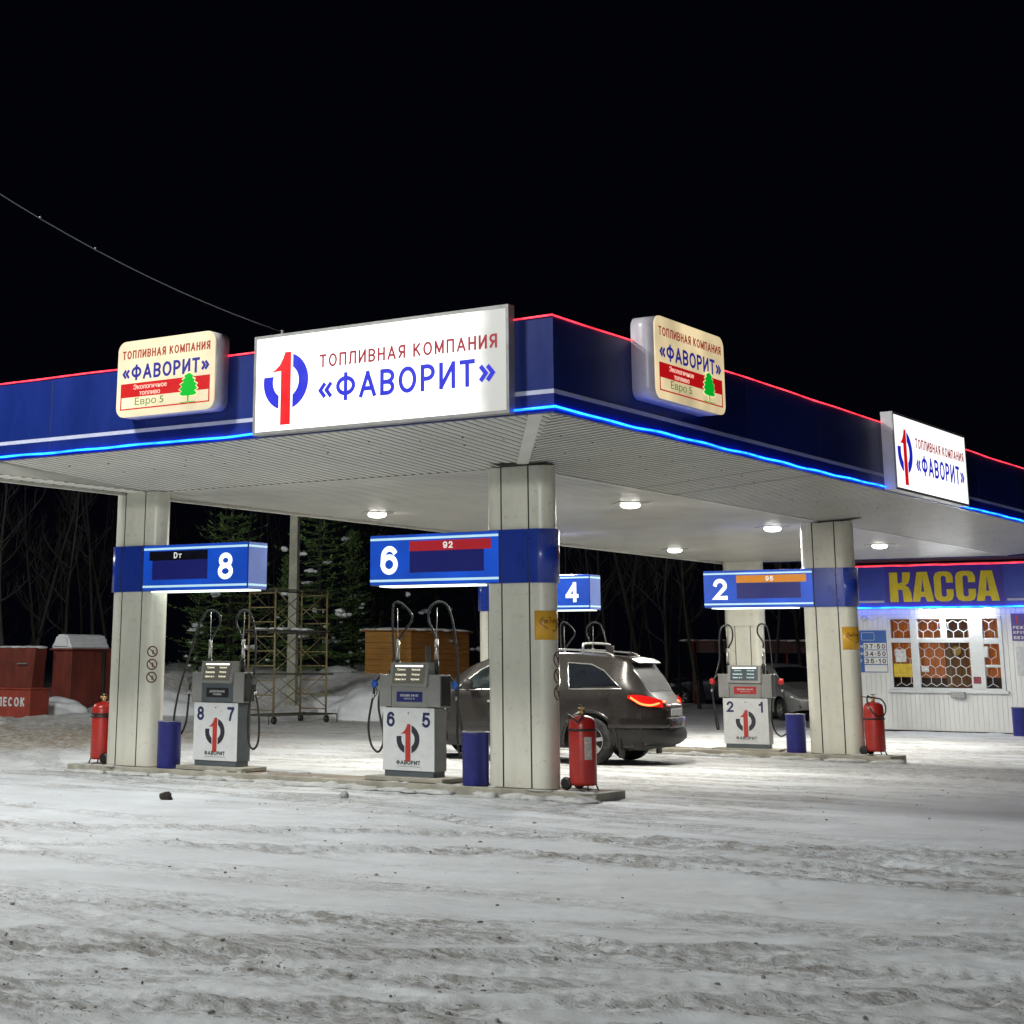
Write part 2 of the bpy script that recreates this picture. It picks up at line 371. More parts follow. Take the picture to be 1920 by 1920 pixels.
for _k in range(9):    # swinging round the ends of the islands
    _R = _r.uniform(13, 24); TRACKS.append((_r.uniform(-3.5, 4.5), _r.uniform(-9, 2), _R, _r.uniform(.8, 1.4)))
for _k in range(6):    # straight through between the islands
    TRACKS.append((0, 400 + _r.uniform(2.2, 8.6), 400, .6))
def ground_fields(x, y):
    x = np.asarray(x, float); y = np.asarray(y, float)
    # coordinates along the way vehicles sweep past the front of the station
    a = R(24); u = x * math.cos(a) + y * math.sin(a); v = -x * math.sin(a) + y * math.cos(a)
    v2 = v + .012 * (u - 4) ** 2 * .35
    under = sstep(-4.5, -1.0, y) * sstep(23, 21, y) * sstep(-9, -7, x) * sstep(5, 2.5, x)
    h = .05 * (fbm(x * .22, y * .22, 3, 3) - .5)
    lanes = sstep(.42, .62, fbm(u * .05 + 3, v2 * .33, 11, 2))           # bands that wheels have churned
    right = sstep(-4, 9, x + .25 * y + 7)
    churn = np.clip(.28 + .72 * lanes, 0, 1) * (.34 + .66 * right)
    low = sstep(-9.5, -12.5, y - .35 * (x - 4)); churn = np.clip(churn + .40 * low * fbm(u * .2, v2 * .8, 13, 2), 0, 1)
    rut = fbm(u * .45, v2 * 4.6, 21, 5, .6) - .5
    rut2 = 1 - np.abs(2 * fbm(u * .7 + 9, v2 * 7.5, 31, 4) - 1)
    lumps = sstep(.60, .80, fbm(x * 2.6, y * 2.6, 41, 3)) * sstep(.45, .65, fbm(x * .5, y * .5, 47, 2))
    fine = fbm(u * 2.0, v2 * 11, 53, 4, .65) - .5
    crest = sstep(.58, .74, fbm(u * .8, v2 * 5.5, 57, 4, .55)) * sstep(.4, .6, fbm(x * .35, y * .35, 59, 2))
    h = h + churn * (.021 * rut + .015 * (rut2 - .6) + .030 * fine + .013 * crest) + .020 * lumps * (.3 + churn) + .014 * (fbm(x * 5, y * 5, 51, 3) - .5) * (.3 + churn)
    trk = np.zeros_like(x); tdirt = np.zeros_like(x)
    for (tx, ty, tr, dep) in TRACKS:
        dd = np.hypot(x - tx, y - ty) - tr
        near = np.abs(dd) < 1.4
        if not near.any(): continue
        q = dd[near]; xx, yy = x[near], y[near]
        an = np.arctan2(yy - ty, xx - tx) * tr
        on = sstep(.25, .5, vnoise(an * .11 + tr, an * 0 + tx, 301)) * (.55 + .6 * vnoise(an * .6, q * 3, 305))
        for c in (-.76, .76):
            e = np.abs(q - c) + .035 * (vnoise(an * .7, q * 0 + c, 303) - .5)
            bed = sstep(.16, .10, e); berm = np.exp(-((e - .19) / .055) ** 2)
            tread = .5 + .5 * np.sin(an * 2 * math.pi / .13 + 9 * np.abs(q - c))
            trk[near] += on * dep * (-bed * (.011 + .009 * tread) + berm * .015 * (.4 + 1.2 * vnoise(an * 3.1, q * 6, 307)))
            tdirt[near] += on * dep * (berm * .55 * vnoise(an * 2.3, q * 5, 309) + bed * .28)
    h = h + trk
    h = h * (1 - .75 * under) + under * (.034 * (fbm(x * .8, y * 5, 61, 4) - .5) + .018 * (fbm(x * 3, y * 6, 63, 3) - .5))
    dist = np.hypot(x - CX, y - CY)
    # ploughed bank at the far edge of the yard on the left and back
    ang = np.arctan2(x - CX, y - CY)
    bank = sstep(46, 50.5, dist) * sstep(-.55, -.61, ang) * (.12 + .88 * sstep(-.80, -.74, ang)) * (.55 + .9 * fbm(x * .35, y * .35, 71, 3)) * .95
    bank = bank + sstep(42, 45, dist) * sstep(48, 46, dist) * sstep(-.74, -.78, ang) * .30 * fbm(x * 1.1, y * 1.1, 73, 4)
    h = h + bank + sstep(50, 62, dist) * .35 * fbm(x * .2, y * .2, 77, 3)
    dirt = churn * (.55 * sstep(.45, .72, fbm(u * .8, v2 * 4.5, 81, 5, .6)) + .65 * crest + .12 * sstep(0, .3, -rut)) * (1 - .45 * under)
    dirt = np.clip(dirt + .5 * sstep(.55, .8, fbm(x * .3, y * .3, 91, 3)) * churn, 0, 1)
    dirt = dirt + .95 * under * sstep(.41, .63, fbm(x * .55, y * 3.4, 93, 5, .6))
    dirt = np.clip(dirt + .9 * np.clip(bank * 2, 0, 1) * sstep(.45, .62, fbm(x * .9, y * .9, 85, 5, .6)), 0, 1)
    dirt = np.clip(dirt + tdirt * (1 - .3 * under), 0, 1)
    # packed grey snow along the kerbs
    kerb = np.exp(-((y + .75 + .25 * np.sin(x * 1.3)) / .35) ** 2) * (x > -8.2) * (x < 2.2) + .8 * np.exp(-((y - 9.5 + .2 * np.sin(x)) / .3) ** 2) * (x > -8) * (x < 1.8)
    dirt = np.clip(dirt + .55 * kerb * fbm(x * 1.5, y * 2, 95, 3), 0, 1)
    sand = sstep(-11, -13.5, x) * sstep(0.5, 2.5, y) * sstep(14, 8.5, y) * (.4 + .9 * fbm(x * 1.2, y * 1.2, 97, 4))
    sand = sand + .5 * sstep(-8.5, -9.5, x) * sstep(2, 4, y) * sstep(26, 20, y) * fbm(x * .6, y * .6, 99, 3)
    sand = sand + .55 * np.exp(-((y - 8.7) / .25) ** 2) * sstep(-3.5, -2.5, x) * sstep(.5, -.5, x)
    return h, np.clip(dirt, 0, 1), np.clip(sand, 0, 1)
def gh(x, y): return float(ground_fields([x], [y])[0][0])
# ------------------------------------------------------------------ ground
def make_ground():
    fine = np.linspace(-1.28, .22, 760); coarse = np.linspace(.22, 2 * math.pi - 1.28, 90)[1:-1]
    A = np.concatenate([fine, coarse]); nA = len(A)
    rad = np.concatenate([[.3, 1.5, 2.5], np.geomspace(3.2, 75, 760), np.geomspace(80, 700, 14)])
    nR = len(rad)
    RR, AA = np.meshgrid(rad, A, indexing='ij')
    X = CX + RR * np.sin(AA); Y = CY + RR * np.cos(AA)
    h, dirt, sand = ground_fields(X.ravel(), Y.ravel())
    fade = 1 - sstep(150, 300, RR.ravel())
    co = np.stack([X.ravel(), Y.ravel(), h * fade], 1)
    co = np.vstack([co, [[CX, CY, 0]]])
    dirt = np.append(dirt, 0); sand = np.append(sand, 0)
    i = np.arange(nR - 1)[:, None]; k = np.arange(nA)[None]; k1 = (k + 1) % nA
    q = np.stack([i * nA + k, i * nA + k1, (i + 1) * nA + k1, (i + 1) * nA + k], -1).reshape(-1, 4)[:, ::-1]
    tri = [(int(a), int((a + 1) % nA), len(co) - 1) for a in range(nA)]
    me = bpy.data.meshes.new('ground'); me.from_pydata(co.tolist(), [], q.tolist() + tri); me.update()
    me.polygons.foreach_set('use_smooth', [True] * len(me.polygons))
    for n, arr in (('dirt', dirt), ('sand', sand)):
        at = me.attributes.new(n, 'FLOAT', 'POINT'); at.data.foreach_set('value', arr.astype(np.float32))
    m = bpy.data.materials.new('trampled_snow'); m.use_nodes = True; nt = m.node_tree; N = nt.nodes.new; L = nt.links.new
    b = nt.nodes['Principled BSDF']; b.inputs['Roughness'].default_value = .75; b.inputs['Specular IOR Level'].default_value = .25
    tc = N('ShaderNodeTexCoord')
    def noise(scale, stretch=(1, 1, 1), det=6, rough=.6, rot=0):
        mp = N('ShaderNodeMapping'); mp.inputs['Scale'].default_value = stretch; mp.inputs['Rotation'].default_value = (0, 0, rot)
        L(tc.outputs['Object'], mp.inputs['Vector']); n = N('ShaderNodeTexNoise'); n.inputs['Scale'].default_value = scale
        n.inputs['Detail'].default_value = det; n.inputs['Roughness'].default_value = rough
        L(mp.outputs['Vector'], n.inputs['Vector']); return n.outputs['Fac']
    def ramp(s, a, b_, lo=0., hi=1.):
        r = N('ShaderNodeMapRange'); r.interpolation_type = 'SMOOTHSTEP'
        r.inputs['From Min'].default_value = a; r.inputs['From Max'].default_value = b_; r.inputs['To Min'].default_value = lo; r.inputs['To Max'].default_value = hi
        L(s, r.inputs['Value']); return r.outputs['Result']
    def math_(op, a, b_):
        n = N('ShaderNodeMath'); n.operation = op; n.use_clamp = False
        for i_, q_ in enumerate((a, b_)):
            if isinstance(q_, (int, float)): n.inputs[i_].default_value = q_
            else: L(q_, n.inputs[i_])
        return n.outputs[0]
    def mix(f, a, b_):
        n = N('ShaderNodeMix'); n.data_type = 'RGBA'
        L(f, n.inputs['Factor'])
        for i_, q_ in ((6, a), (7, b_)):
            if isinstance(q_, tuple): n.inputs[i_].default_value = (*q_, 1)
            else: L(q_, n.inputs[i_])
        return n.outputs[2]
    ad = N('ShaderNodeAttribute'); ad.attribute_name = 'dirt'; sa = N('ShaderNodeAttribute'); sa.attribute_name = 'sand'
    dirt_o, sand_o = ad.outputs['Fac'], sa.outputs['Fac']
    base = mix(ramp(noise(.9), .35, .7), (.64, .66, .67), (.74, .77, .79))
    d1 = math_('MULTIPLY', dirt_o, ramp(noise(5, (1, 3.5, 1), 9, .72, rot=-R(24)), .40, .60))
    col = mix(math_('MULTIPLY', d1, .72), base, (.20, .165, .125))
    # crumbs of dirt, more of them where it is churned
    sp = math_('MULTIPLY', ramp(noise(26, (1, 2, 1), 4, .65, rot=-R(24)), .615, .66), ramp(math_('ADD', dirt_o, math_('MULTIPLY', noise(.7), .5)), .3, .8, .0, .9))
    col = mix(sp, col, (.055, .045, .035))
    ds = math_('MULTIPLY', ramp(noise(8, (1, 6, 1), 7, .7, rot=-R(22)), .585, .65), ramp(math_('ADD', dirt_o, math_('MULTIPLY', noise(.45), .6)), .28, .75, .04, .75))
    col = mix(ds, col, (.12, .10, .085))
    s1 = math_('MULTIPLY', sand_o, ramp(noise(6, det=8), .33, .6))
    col = mix(math_('MULTIPLY', s1, .85), col, (.30, .21, .10))
    L(col, b.inputs['Base Color'])
    hsum = math_('ADD', math_('MULTIPLY', noise(16, (1, 2.2, 1), 7, .7, -R(24)), .6), math_('MULTIPLY', noise(60, det=4), .25))
    bp = N('ShaderNodeBump'); bp.inputs['Distance'].default_value = .035
    L(ramp(dirt_o, 0, .8, .35, 1.0), bp.inputs['Strength'])
    L(hsum, bp.inputs['Height']); L(bp.outputs['Normal'], b.inputs['Normal'])
    me.materials.append(m)
    o = bpy.data.objects.new('snowy_ground', me); COL.objects.link(o); tag(o, kind='structure')
    return m
M_ground = make_ground()
def make_clods():
    rnd = random.Random(5); mb = MB(); n = 0
    bm0 = bmesh.new(); bmesh.ops.create_icosphere(bm0, subdivisions=1, radius=1); V = [v.co.copy() for v in bm0.verts]; F = [[v.index for v in f.verts] for f in bm0.faces]; bm0.free()
    xs, ys = [], []
    while len(xs) < 8000:
        a = rnd.uniform(-.95, -.02); d = 4.5 + 30 * rnd.random() ** 1.6
        xs.append(CX + d * math.sin(a)); ys.append(CY + d * math.cos(a))
    h, dirt, _ = ground_fields(xs, ys)
    for x, y, z, q in zip(xs, ys, h, dirt):
        if -7.5 < x < 1.5 and (-.45 < y < .5 or 9.8 < y < 10.9): continue
        if rnd.random() > .03 + .95 * q: continue
        r = .004 + .011 * rnd.random() ** 4
        if -2 < y < 21 and -7 < x < 3: r *= .6
        rot = Matrix.Rotation(rnd.uniform(0, 6), 3, 'Z')
        sc = Vector((r * rnd.uniform(.8, 1.9), r * rnd.uniform(.7, 1.2), r * rnd.uniform(.5, .9)))
        mb.add([rot @ Vector((v.x * sc.x * rnd.uniform(.75, 1.2), v.y * sc.y, v.z * sc.z)) + Vector((x, y, z + r * .25)) for v in V], F, False)
    o = mb.build('snow_clods', mat('dirty_snow_clod', (.30, .28, .25), .9, var=.75, scale=.8, bump=.3), None)
    tag(o, kind='stuff')
make_clods()

# ------------------------------------------------------------------ canopy
HT, HB, HF = 3.99, 4.17, 5.18
XR, YF, XL, YB = 2.30, -3.14, -6.80, 21.2
canopy = thing('fuel_canopy', 'large flat blue and white canopy over the fuel pumps with ribbed white soffit', 'canopy', (0, 0, 0))
def prof(c, period, depth):
    t = (c / period) % 1.0
    return depth * (0 if t < .52 else (t - .52) / .04 if t < .56 else 1 if t < .965 else 1 - (t - .965) / .035)
def crosses(a, b, period):
    out = [a]; k = math.floor(a / period)
    while k * period < b:
        for t in (0, .52, .56, .965):
            c = (k + t) * period
            if a < c < b: out.append(c)
        k += 1
    return out + [b]
def sheet(name, cs, ends, period, depth, m, strip_w=0):
    vs, fs = [], []
    for i, c in enumerate(cs):
        p, q = ends(c); d = prof(c + 1e-6, period, depth)
        vs += [(p[0], p[1], p[2] + d), (q[0], q[1], q[2] + d)]
        if i: fs.append((2 * i - 2, 2 * i - 1, 2 * i + 1, 2 * i))
    o = MB().add(vs, fs).build(name, m, canopy)
    # flat dark strip along every rib: joint grime plus its painted-in shadow line
    if strip_w:
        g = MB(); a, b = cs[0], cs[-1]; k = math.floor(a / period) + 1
        while (k + .03) * period + strip_w < b:
            c0, c1 = (k + .0) * period - strip_w * .5, (k + .0) * period + strip_w * .5; k += 1
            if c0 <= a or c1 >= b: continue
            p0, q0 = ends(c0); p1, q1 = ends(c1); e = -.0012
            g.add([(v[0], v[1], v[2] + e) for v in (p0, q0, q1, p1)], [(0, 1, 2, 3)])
        g.build('rib_shade_line', mat('grime_and_shade_line', (.22, .215, .185), .7, var=.7, scale=3), o)
    return o
def zf(y): return HT + (HB - HT) * (-y / 3.14)
def zr(x): return HT + (HB - HT) * (x / 2.3)
def front_ends(c):
    y2 = 0 if c < 0 else -3.14 * c / 2.3
    return (c, YF, zf(YF)), (c, min(y2, -.02), zf(min(y2, -.02)))
M_soffit = M_white_sheet
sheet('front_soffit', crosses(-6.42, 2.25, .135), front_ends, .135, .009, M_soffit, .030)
def right_ends(c):
    x0 = 0 if c > 0 else -2.3 * c / 3.14
    return (max(x0, .02), c, zr(max(x0, .02))), (XR, c, zr(XR))
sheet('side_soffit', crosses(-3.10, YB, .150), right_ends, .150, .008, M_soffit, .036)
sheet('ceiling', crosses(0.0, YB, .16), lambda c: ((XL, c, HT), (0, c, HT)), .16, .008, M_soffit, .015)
# flat strip that carries the ceiling forward along the left edge, and its gusset up to the front soffit
sheet('edge_strip', crosses(YF, -.001, .2), lambda c: ((XL, c, HT), (-6.40, c, HT)), .2, .012, M_soffit)
MB().add([(-6.42, YF, HT + .012), (-6.42, -.02, HT + .005), (-6.42, YF, HB + .02)], [(0, 1, 2)]).add([(-6.445, YF, HT + .012), (-6.445, -.02, HT + .005), (-6.445, YF, HB + .02)], [(0, 2, 1)]).build('gusset_panel', M_soffit, canopy)
# flat trims
def strip3(a, b, w, dz, name):
    a, b = Vector(a), Vector(b); t = (b - a).normalized(); s = t.cross(Vector((0, 0, 1))).normalized() * w / 2
    n = Vector((0, 0, -dz)); k = Vector((0, 0, .004))
    vs = [a - s + n, a + s + n, b + s + n, b - s + n]; vs += [p + k for p in vs]
    return MB().add(vs, [(0, 1, 2, 3), (4, 7, 6, 5), (0, 4, 5, 1), (1, 5, 6, 2), (2, 6, 7, 3), (3, 7, 4, 0)]).build(name, M_soffit, canopy)
strip3((2.05, -3.10, HB - .002), (.12, -.18, HT + .008), .15, .006, 'corner_trim')
strip3((-6.42, YF, HB), (-6.46, -.05, HT + .004), .05, .012, 'edge_trim')
strip3((-6.4, 0.0, HT), (0, 0.0, HT), .07, .008, 'joint_trim')
strip3((0.0, -.05, HT), (0, YB, HT), .05, .008, 'joint_trim')
# screws and the odd open joint in the soffit
mb = MB()
rnd = random.Random(2)
for k in range(26):
    x = -6 + k * .31 + rnd.uniform(-.05, .05); y = -1.75 + rnd.uniform(-.12, .12) - (.5 if k % 2 else 0)
    if x < 1.1: mb.lathe([(0.0, -.004), (.013, -.003), (.013, .01)], (x, y, zf(y) - .001), 6)
for k in range(58):
    y = -2 + k * .36 + rnd.uniform(-.05, .05); x = .95 + rnd.uniform(-.1, .1) + (.5 if k % 2 else 0)
    if x > -2.3 * y / 3.14: mb.lathe([(0.0, -.004), (.012, -.003), (.012, .01)], (x, y, zr(x) - .001), 6)
mb.build('soffit_screws', M_seam, canopy)
mb = MB()
for y in (3.15, 4.25):
    mb.add([(.03, y, zr(.03) - .003), (XR - .05, y, zr(XR - .05) - .003), (XR - .05, y + .022, zr(XR - .05) - .003), (.03, y + .022, zr(.03) - .003)], [(0, 1, 2, 3)])
mb.add([(-1.9, YF + .04, zf(YF + .04) - .003), (-1.9, -.05, zf(-.05) - .003), (-1.888, -.05, zf(-.05) - .003), (-1.888, YF + .04, zf(YF + .04) - .003)], [(0, 1, 2, 3)])
mb.build('open_joint', M_seam, canopy)
mb = MB()
for (cx, cy, rx) in ((0.05, -.22, .42), (.18, 10.1, .5)):
    pts = [(cx + rx * (.8 + .35 * math.sin(3 * a + 1)) * math.cos(a), cy + .22 * (.8 + .3 * math.sin(2 * a)) * math.sin(a)) for a in [k * .4 for k in range(16)]]
    mb.add([(x, y, max(zf(min(y, 0)) if y < 0 else HT, zr(max(x, 0)) if x > 0 else HT) - .012) for x, y in pts], [tuple(range(16))])
mb.build('rust_stain', mat('sooty_stain', (.035, .03, .022), .9, var=.5, scale=6), canopy)
# fascias (each a thin hollow-backed sheet with a folded lower lip), white stripe, roof
MB().box(XL, XR - .03, YF, YF + .03, HB - .015, HF).box(XL, XR - .03, YF + .031, YF + .07, HB - .015, HB - .003).build('front_fascia', M_blue, canopy)
MB().box(XR - .03, XR, YF, YB, HB - .015, HF).box(XR - .07, XR - .031, YF + .07, YB, HB - .015, HB - .003).build('side_fascia', M_blue, canopy)
MB().box(XL - .03, XL, YF, YB, HT - .02, HF).build('left_fascia', M_blue, canopy)
MB().box(XL + .001, XL + .02, YF + .04, YB - .04, HT - .045, HT + .0).box(XL + .021, XL + .06, YF + .04, YB - .04, HT - .045, HT - .04).build('edge_flashing', M_white_sheet, canopy)
MB().box(XL, XR - .031, YB, YB + .03, HT - .02, HF).build('rear_fascia', M_blue, canopy)
mb = MB()
for x_ in (-5.3, -2.25, 1.95): mb.box(x_ - .004, x_ + .004, YF - .0015, YF + .004, HB - .012, 4.352).box(x_ - .004, x_ + .004, YF - .0015, YF + .004, 4.405, HF - .004)
for y_ in np.arange(-.6, YB, 2.45): mb.box(XR - .004, XR + .0015, y_ - .004, y_ + .004, HB - .012, 4.352).box(XR - .004, XR + .0015, y_ - .004, y_ + .004, 4.405, HF - .004)
mb.build('panel_joint', M_seam, canopy)
MB().box(XL, XR + .003, YF - .003, YF, 4.355, 4.402).build('front_stripe', M_stripe, canopy)
MB().box(XR, XR + .003, YF, YB, 4.355, 4.402).build('side_stripe', M_stripe, canopy)
MB().box(XL + .01, XR - .032, YF + .032, YB - .01, HF - .08, HF - .04).build('roof', M_steel, canopy)
# dark slab added behind the canopy, painting in the shaded gap before the kiosk
MB().box(-4.6, 2.2, YB + .032, 23.3, 4.02, 4.10).build('gap_shade', mat('gap_shade_dark', (.03, .012, .01), .9), canopy)

def wavy(p0, p1, n, amp, seed, dz=0):
    r_ = random.Random(seed); a, b = Vector(p0), Vector(p1); off = [r_.uniform(-1, 1) for _ in range(n + 1)]; out = []
    for i in range(n + 1):
        p = a.lerp(b, i / n); s = math.sin(math.pi * ((i * .5) % 1.0)); out.append((p.x, p.y, p.z + amp * off[i] + dz * s))
    return crom(out, 3)
def rope(label, pts, m, r=.016):
    o = MB().tube(pts, r, 6).build('rope_light', m); return tag(o, label, 'rope light')
rope('blue rope light along the bottom edge of the front fascia', wavy((XL + .02, YF - .02, HB + .03), (XR + .015, YF - .02, HB + .035), 18, .005, 1, -.006), E_rope_blue, .013)
rope('blue rope light along the bottom edge of the long side fascia', wavy((XR + .02, YF - .01, HB + .035), (XR + .02, YB, HB + .03), 40, .007, 2, -.010), E_rope_blue, .013)
rope('red rope light along the top edge of the front fascia', wavy((XL + .02, YF - .012, HF + .014), (XR + .01, YF - .012, HF + .016), 16, .006, 3), E_rope_red, .010)
rope('red rope light along the top edge of the long side fascia', wavy((XR + .012, YF - .01, HF + .016), (XR + .012, YB, HF + .014), 30, .008, 4), E_rope_red, .010)

# ------------------------------------------------------------------ columns
def stadium(hw, rr, n=14):
    L = hw - rr; p = []
    for k in range(n + 1):
        a = R(-90 + 180 * k / n); p.append((L + rr * math.cos(a), rr * math.sin(a)))
    for k in range(n + 1):
        a = R(90 + 180 * k / n); p.append((-L + rr * math.cos(a), rr * math.sin(a)))
    return p
def with_notches(P, rr, xs, w=.011, d=.03):
    out = []
    front = sorted(xs)
    for i, p in enumerate(P):
        out.append(p)
        q = P[(i + 1) % len(P)]
        if abs(p[1] + rr) < 1e-6 and abs(q[1] + rr) < 1e-6 and p[0] < q[0]:
            for x in front: out += [(x - w, -rr), (x - w, -rr + d), (x + w, -rr + d), (x + w, -rr)]
        if abs(p[1] - rr) < 1e-6 and abs(q[1] - rr) < 1e-6 and p[0] > q[0]:
            for x in reversed(front): out += [(x + w, rr), (x + w, rr - d), (x - w, rr - d), (x - w, rr)]
    return out
HW, RR = .47, .175
def make_column(label, loc, base=.1, group='canopy columns'):
    t = thing('column', label, 'column', loc, 0, group)
    P = with_notches(stadium(HW, RR), RR, (-.2, .2))
    mb = MB(); n = len(P); vs = [(x, y, base) for x, y in P] + [(x, y, HT) for x, y in P]
    smooth = [abs(P[i][0]) > HW - RR - .001 and abs(P[(i + 1) % n][0]) > HW - RR - .001 for i in range(n)]
    mb.add(vs, [])
    for i in range(n): mb.f.append((i, (i + 1) % n, n + (i + 1) % n, n + i)); mb.sm.append(smooth[i])
    mb.build('cladding', M_clad, t)
    s = MB()
    for x in (-.2, .2):
        for y in (-1, 1): s.box(x - .0105, x + .0105, min(y * (RR - .029), y * (RR - .008)), max(y * (RR - .029), y * (RR - .008)), base + .01, HT - .002)
    s.build('panel_seam', M_seam, t)
    MB().prism([(x * 1.0, y) for x, y in stadium(HW - .03, RR - .03)], .0, base + .005, 'xy').build('foot', M_conc, t)
    return t
c6 = make_column('white clad column with number 6 sign, nearest the camera', (0, 0, 0))
c8 = make_column('white clad column with number 8 sign, leftmost', (-6.56, 0, 0))
c2 = make_column('white clad column with number 2 sign, beside the cash kiosk', (0, 10.33, 0))
c4 = make_column('white clad column with number 4 sign, half hidden behind the nearest column', (-6.7, 10.33, 0))
cR = make_column('white clad column without a number sign, behind pump 2 and 1', (-6.25, 20.85, 0), .0)
MB().prism(stadium(HW + .035, RR + .035), 2.45, HT - .002, 'xy').build('sleeve', M_clad, cR)
def ring_icon(parent, cx, cz, rr=.075, d=None, ang=0):
    mb = MB(); pts = []
    for k in range(25):
        a = 2 * math.pi * k / 24; pts.append((rr * math.cos(a), rr * math.sin(a)))
    def wrap(s, z):   # onto the round right end of the column
        L = HW - RR
        if s <= L: return Vector((s, -RR - .002, z))
        a = -math.pi / 2 + (s - L) / RR; return Vector((L + (RR + .002) * math.cos(a), (RR + .002) * math.sin(a), z))
    mb.tube([wrap(cx + x, cz + z) for x, z in pts], .0085, 4, False)
    mb.tube([wrap(cx + x * .7, cz + x * .7 * -1) for x in (-rr, -rr * .5, 0, rr * .5, rr)], .007, 4)
    mb.tube([wrap(cx + rr * .1, cz - rr * .5), wrap(cx + rr * .15, cz + rr * .3)], .009, 4)
    mb.build('warning_sticker', M_brown, parent)
for z in (1.69, 1.51, 1.33): ring_icon(c8, .42, z, .07)
for z in (1.62, 1.42, 1.22): ring_icon(c6, .60, z, .085)
def wrap_patch(parent, s0, s1, z0, z1, m, name, off=.003, n=14):
    L = HW - RR; vs = []; fs = []
    for i in range(n + 1):
        s = s0 + (s1 - s0) * i / n
        for o_ in (off, 0.0005):
            if s <= L: x, y = s, -RR - o_
            else:
                a = -math.pi / 2 + (s - L) / RR; x, y = L + (RR + o_) * math.cos(a), (RR + o_) * math.sin(a)
            vs += [(x, y, z0), (x, y, z1)]
        if i:
            b = (i - 1) * 4; c = i * 4; fs += [(b, c, c + 1, b + 1), (b + 1, c + 1, c + 3, b + 3), (b, b + 2, c + 2, c)]
    fs += [(0, 1, 3, 2), (n * 4, n * 4 + 2, n * 4 + 3, n * 4 + 1)]
    return MB().add(vs, fs, True).build(name, m, parent)
def wrap_pt(s, z, off=.004):
    L = HW - RR
    if s <= L: return (s, -RR - off, z)
    a = -math.pi / 2 + (s - L) / RR; return (L + (RR + off) * math.cos(a), (RR + off) * math.sin(a), z)
for c_, s0, z0, z1 in ((c6, .27, 1.85, 2.20), (c2, .25, 1.82, 2.20)):
    pt = wrap_patch(c_, s0, s0 + .42, z0, z1, M_yellow, 'yellow_sticker')
    zz = (z0 + z1) / 2
    P = [wrap_pt(s0 + a, zz + b) for a, b in ((.07, .05), (.10, .09), (.2, .092), (.36, .09), (.385, .04), (.36, -.0), (.31, .005), (.30, -.06), (.25, -.07), (.15, -.03), (.08, .02), (.07, .05))]
    MB().tube(P, .006, 4, False).build('outline_mark', M_brown, pt)
    tx = text('ПЕТРО', 0, 0, .23, .045, M_brown, pt, -.0, wt=.2, shear=.25)
    for v in tx.data.vertices: v.co = Vector(wrap_pt(s0 + .21 + v.co.x, zz + .045 + v.co.z, .0045 - v.co.y * .3))

# ------------------------------------------------------------------ number signs
def number_sign(label, loc, num, grade, gmat, gtext, right, x_in, x_out, seed):
    t = thing('number_sign', label, 'number sign', loc, 0, 'pump number signs')
    z0, z1 = 2.54, 3.20; yf = -RR - .035
    # collar round the column
    P = stadium(HW + .035, RR + .035); P2 = stadium(HW + .001, RR + .001); n = len(P)
    vs = [(x, y, z0) for x, y in P] + [(x, y, z1) for x, y in P] + [(x, y, z0) for x, y in P2] + [(x, y, z1) for x, y in P2]
    mb = MB().add(vs, [])
    for i in range(n):
        j = (i + 1) % n
        mb.f += [(i, j, n + j, n + i), (n + i, n + j, 3 * n + j, 3 * n + i), (i, 2 * n + i, 2 * n + j, j)]; mb.sm += [abs(P[i][0]) > .3 and abs(P[j][0]) > .3, False, False]
    mb.build('collar', M_collar, t)
    s = MB(); s.box(-.212, -.196, yf - .0012, yf + .004, z0 + .004, z1 - .004); s.box(.196, .212, yf - .0012, yf + .004, z0 + .004, z1 - .004); s.build('collar_seam', M_seam, t)
    a, b = min(x_in, x_out), max(x_in, x_out)
    if right: a0 = x_in
    MB().bbox(a, b, yf + .006, -yf - .006, z0 + .004, z1 - .004, .006, 1).build('casing', M_collar, t)
    f = flat(rect(a + .004, b - .012, z0 + .012, z1 - .012), yf - .002, E_lblue, t, 'lit_face', th=.007)
    for za, zb in ((z1 - .075, z1 - .045), (z0 + .05, z0 + .08)): flat(rect(a + .004, b - .012, za, zb), yf - .0045, E_lstripe, f, 'face_stripe')
    # end panel
    xe = b if right else a
    if right:
        e = MB().box(xe + .0005, xe + .006, yf + .012, -yf - .012, z0 + .012, z1 - .012).build('end_panel', E_lend, t)
        MB().box(xe + .0065, xe + .009, yf + .012, -yf - .012, z1 - .075, z1 - .045).box(xe + .0065, xe + .009, yf + .012, -yf - .012, z0 + .05, z0 + .08).build('end_stripe', E_lstripe, e)
    MB().box(a + .12, b - (.06 if right else .42), yf + .05, -yf - .05, z0 - .012, z0 + .003).build('underlight', E_under, t)
    W_ = b - a
    cx = b - W_ * .205 if right else a + W_ * .155
    text(num, cx, 2.868, .275, .37, E_lwhite, f, yf - .0052, name='number', wt=.19)
    if right: px0, px1 = a + .12, b - W_ * .375
    else: px0, px1 = a + .64, b - .23
    d = flat(rect(px0 + (.06 if right else 0), px1 - (.0 if right else .0), z0 + .16, z1 - .18), yf - .0047, M_dark_disp, f, 'price_display')
    g = flat(rect(px0, px1 + (0 if right else .11), z1 - .225, z1 - .095), yf - .0085, gmat, f, 'grade_strip')
    for g_, gx, gw, gz, gh_ in (((gtext, 0, .15, 0, .085),) if gtext != 'Dт' else (('D', -.045, .07, 0, .085), ('Т', .04, .062, -.011, .062))): text(g_, (px0 + px1) / 2 + gx + (.03 if not right else .0), z1 - .158 + gz, gw, gh_, em('lit_grade_text', (.8, .8, .75), .75), f, yf - .0125, wt=.2, name='grade_text')
    return t
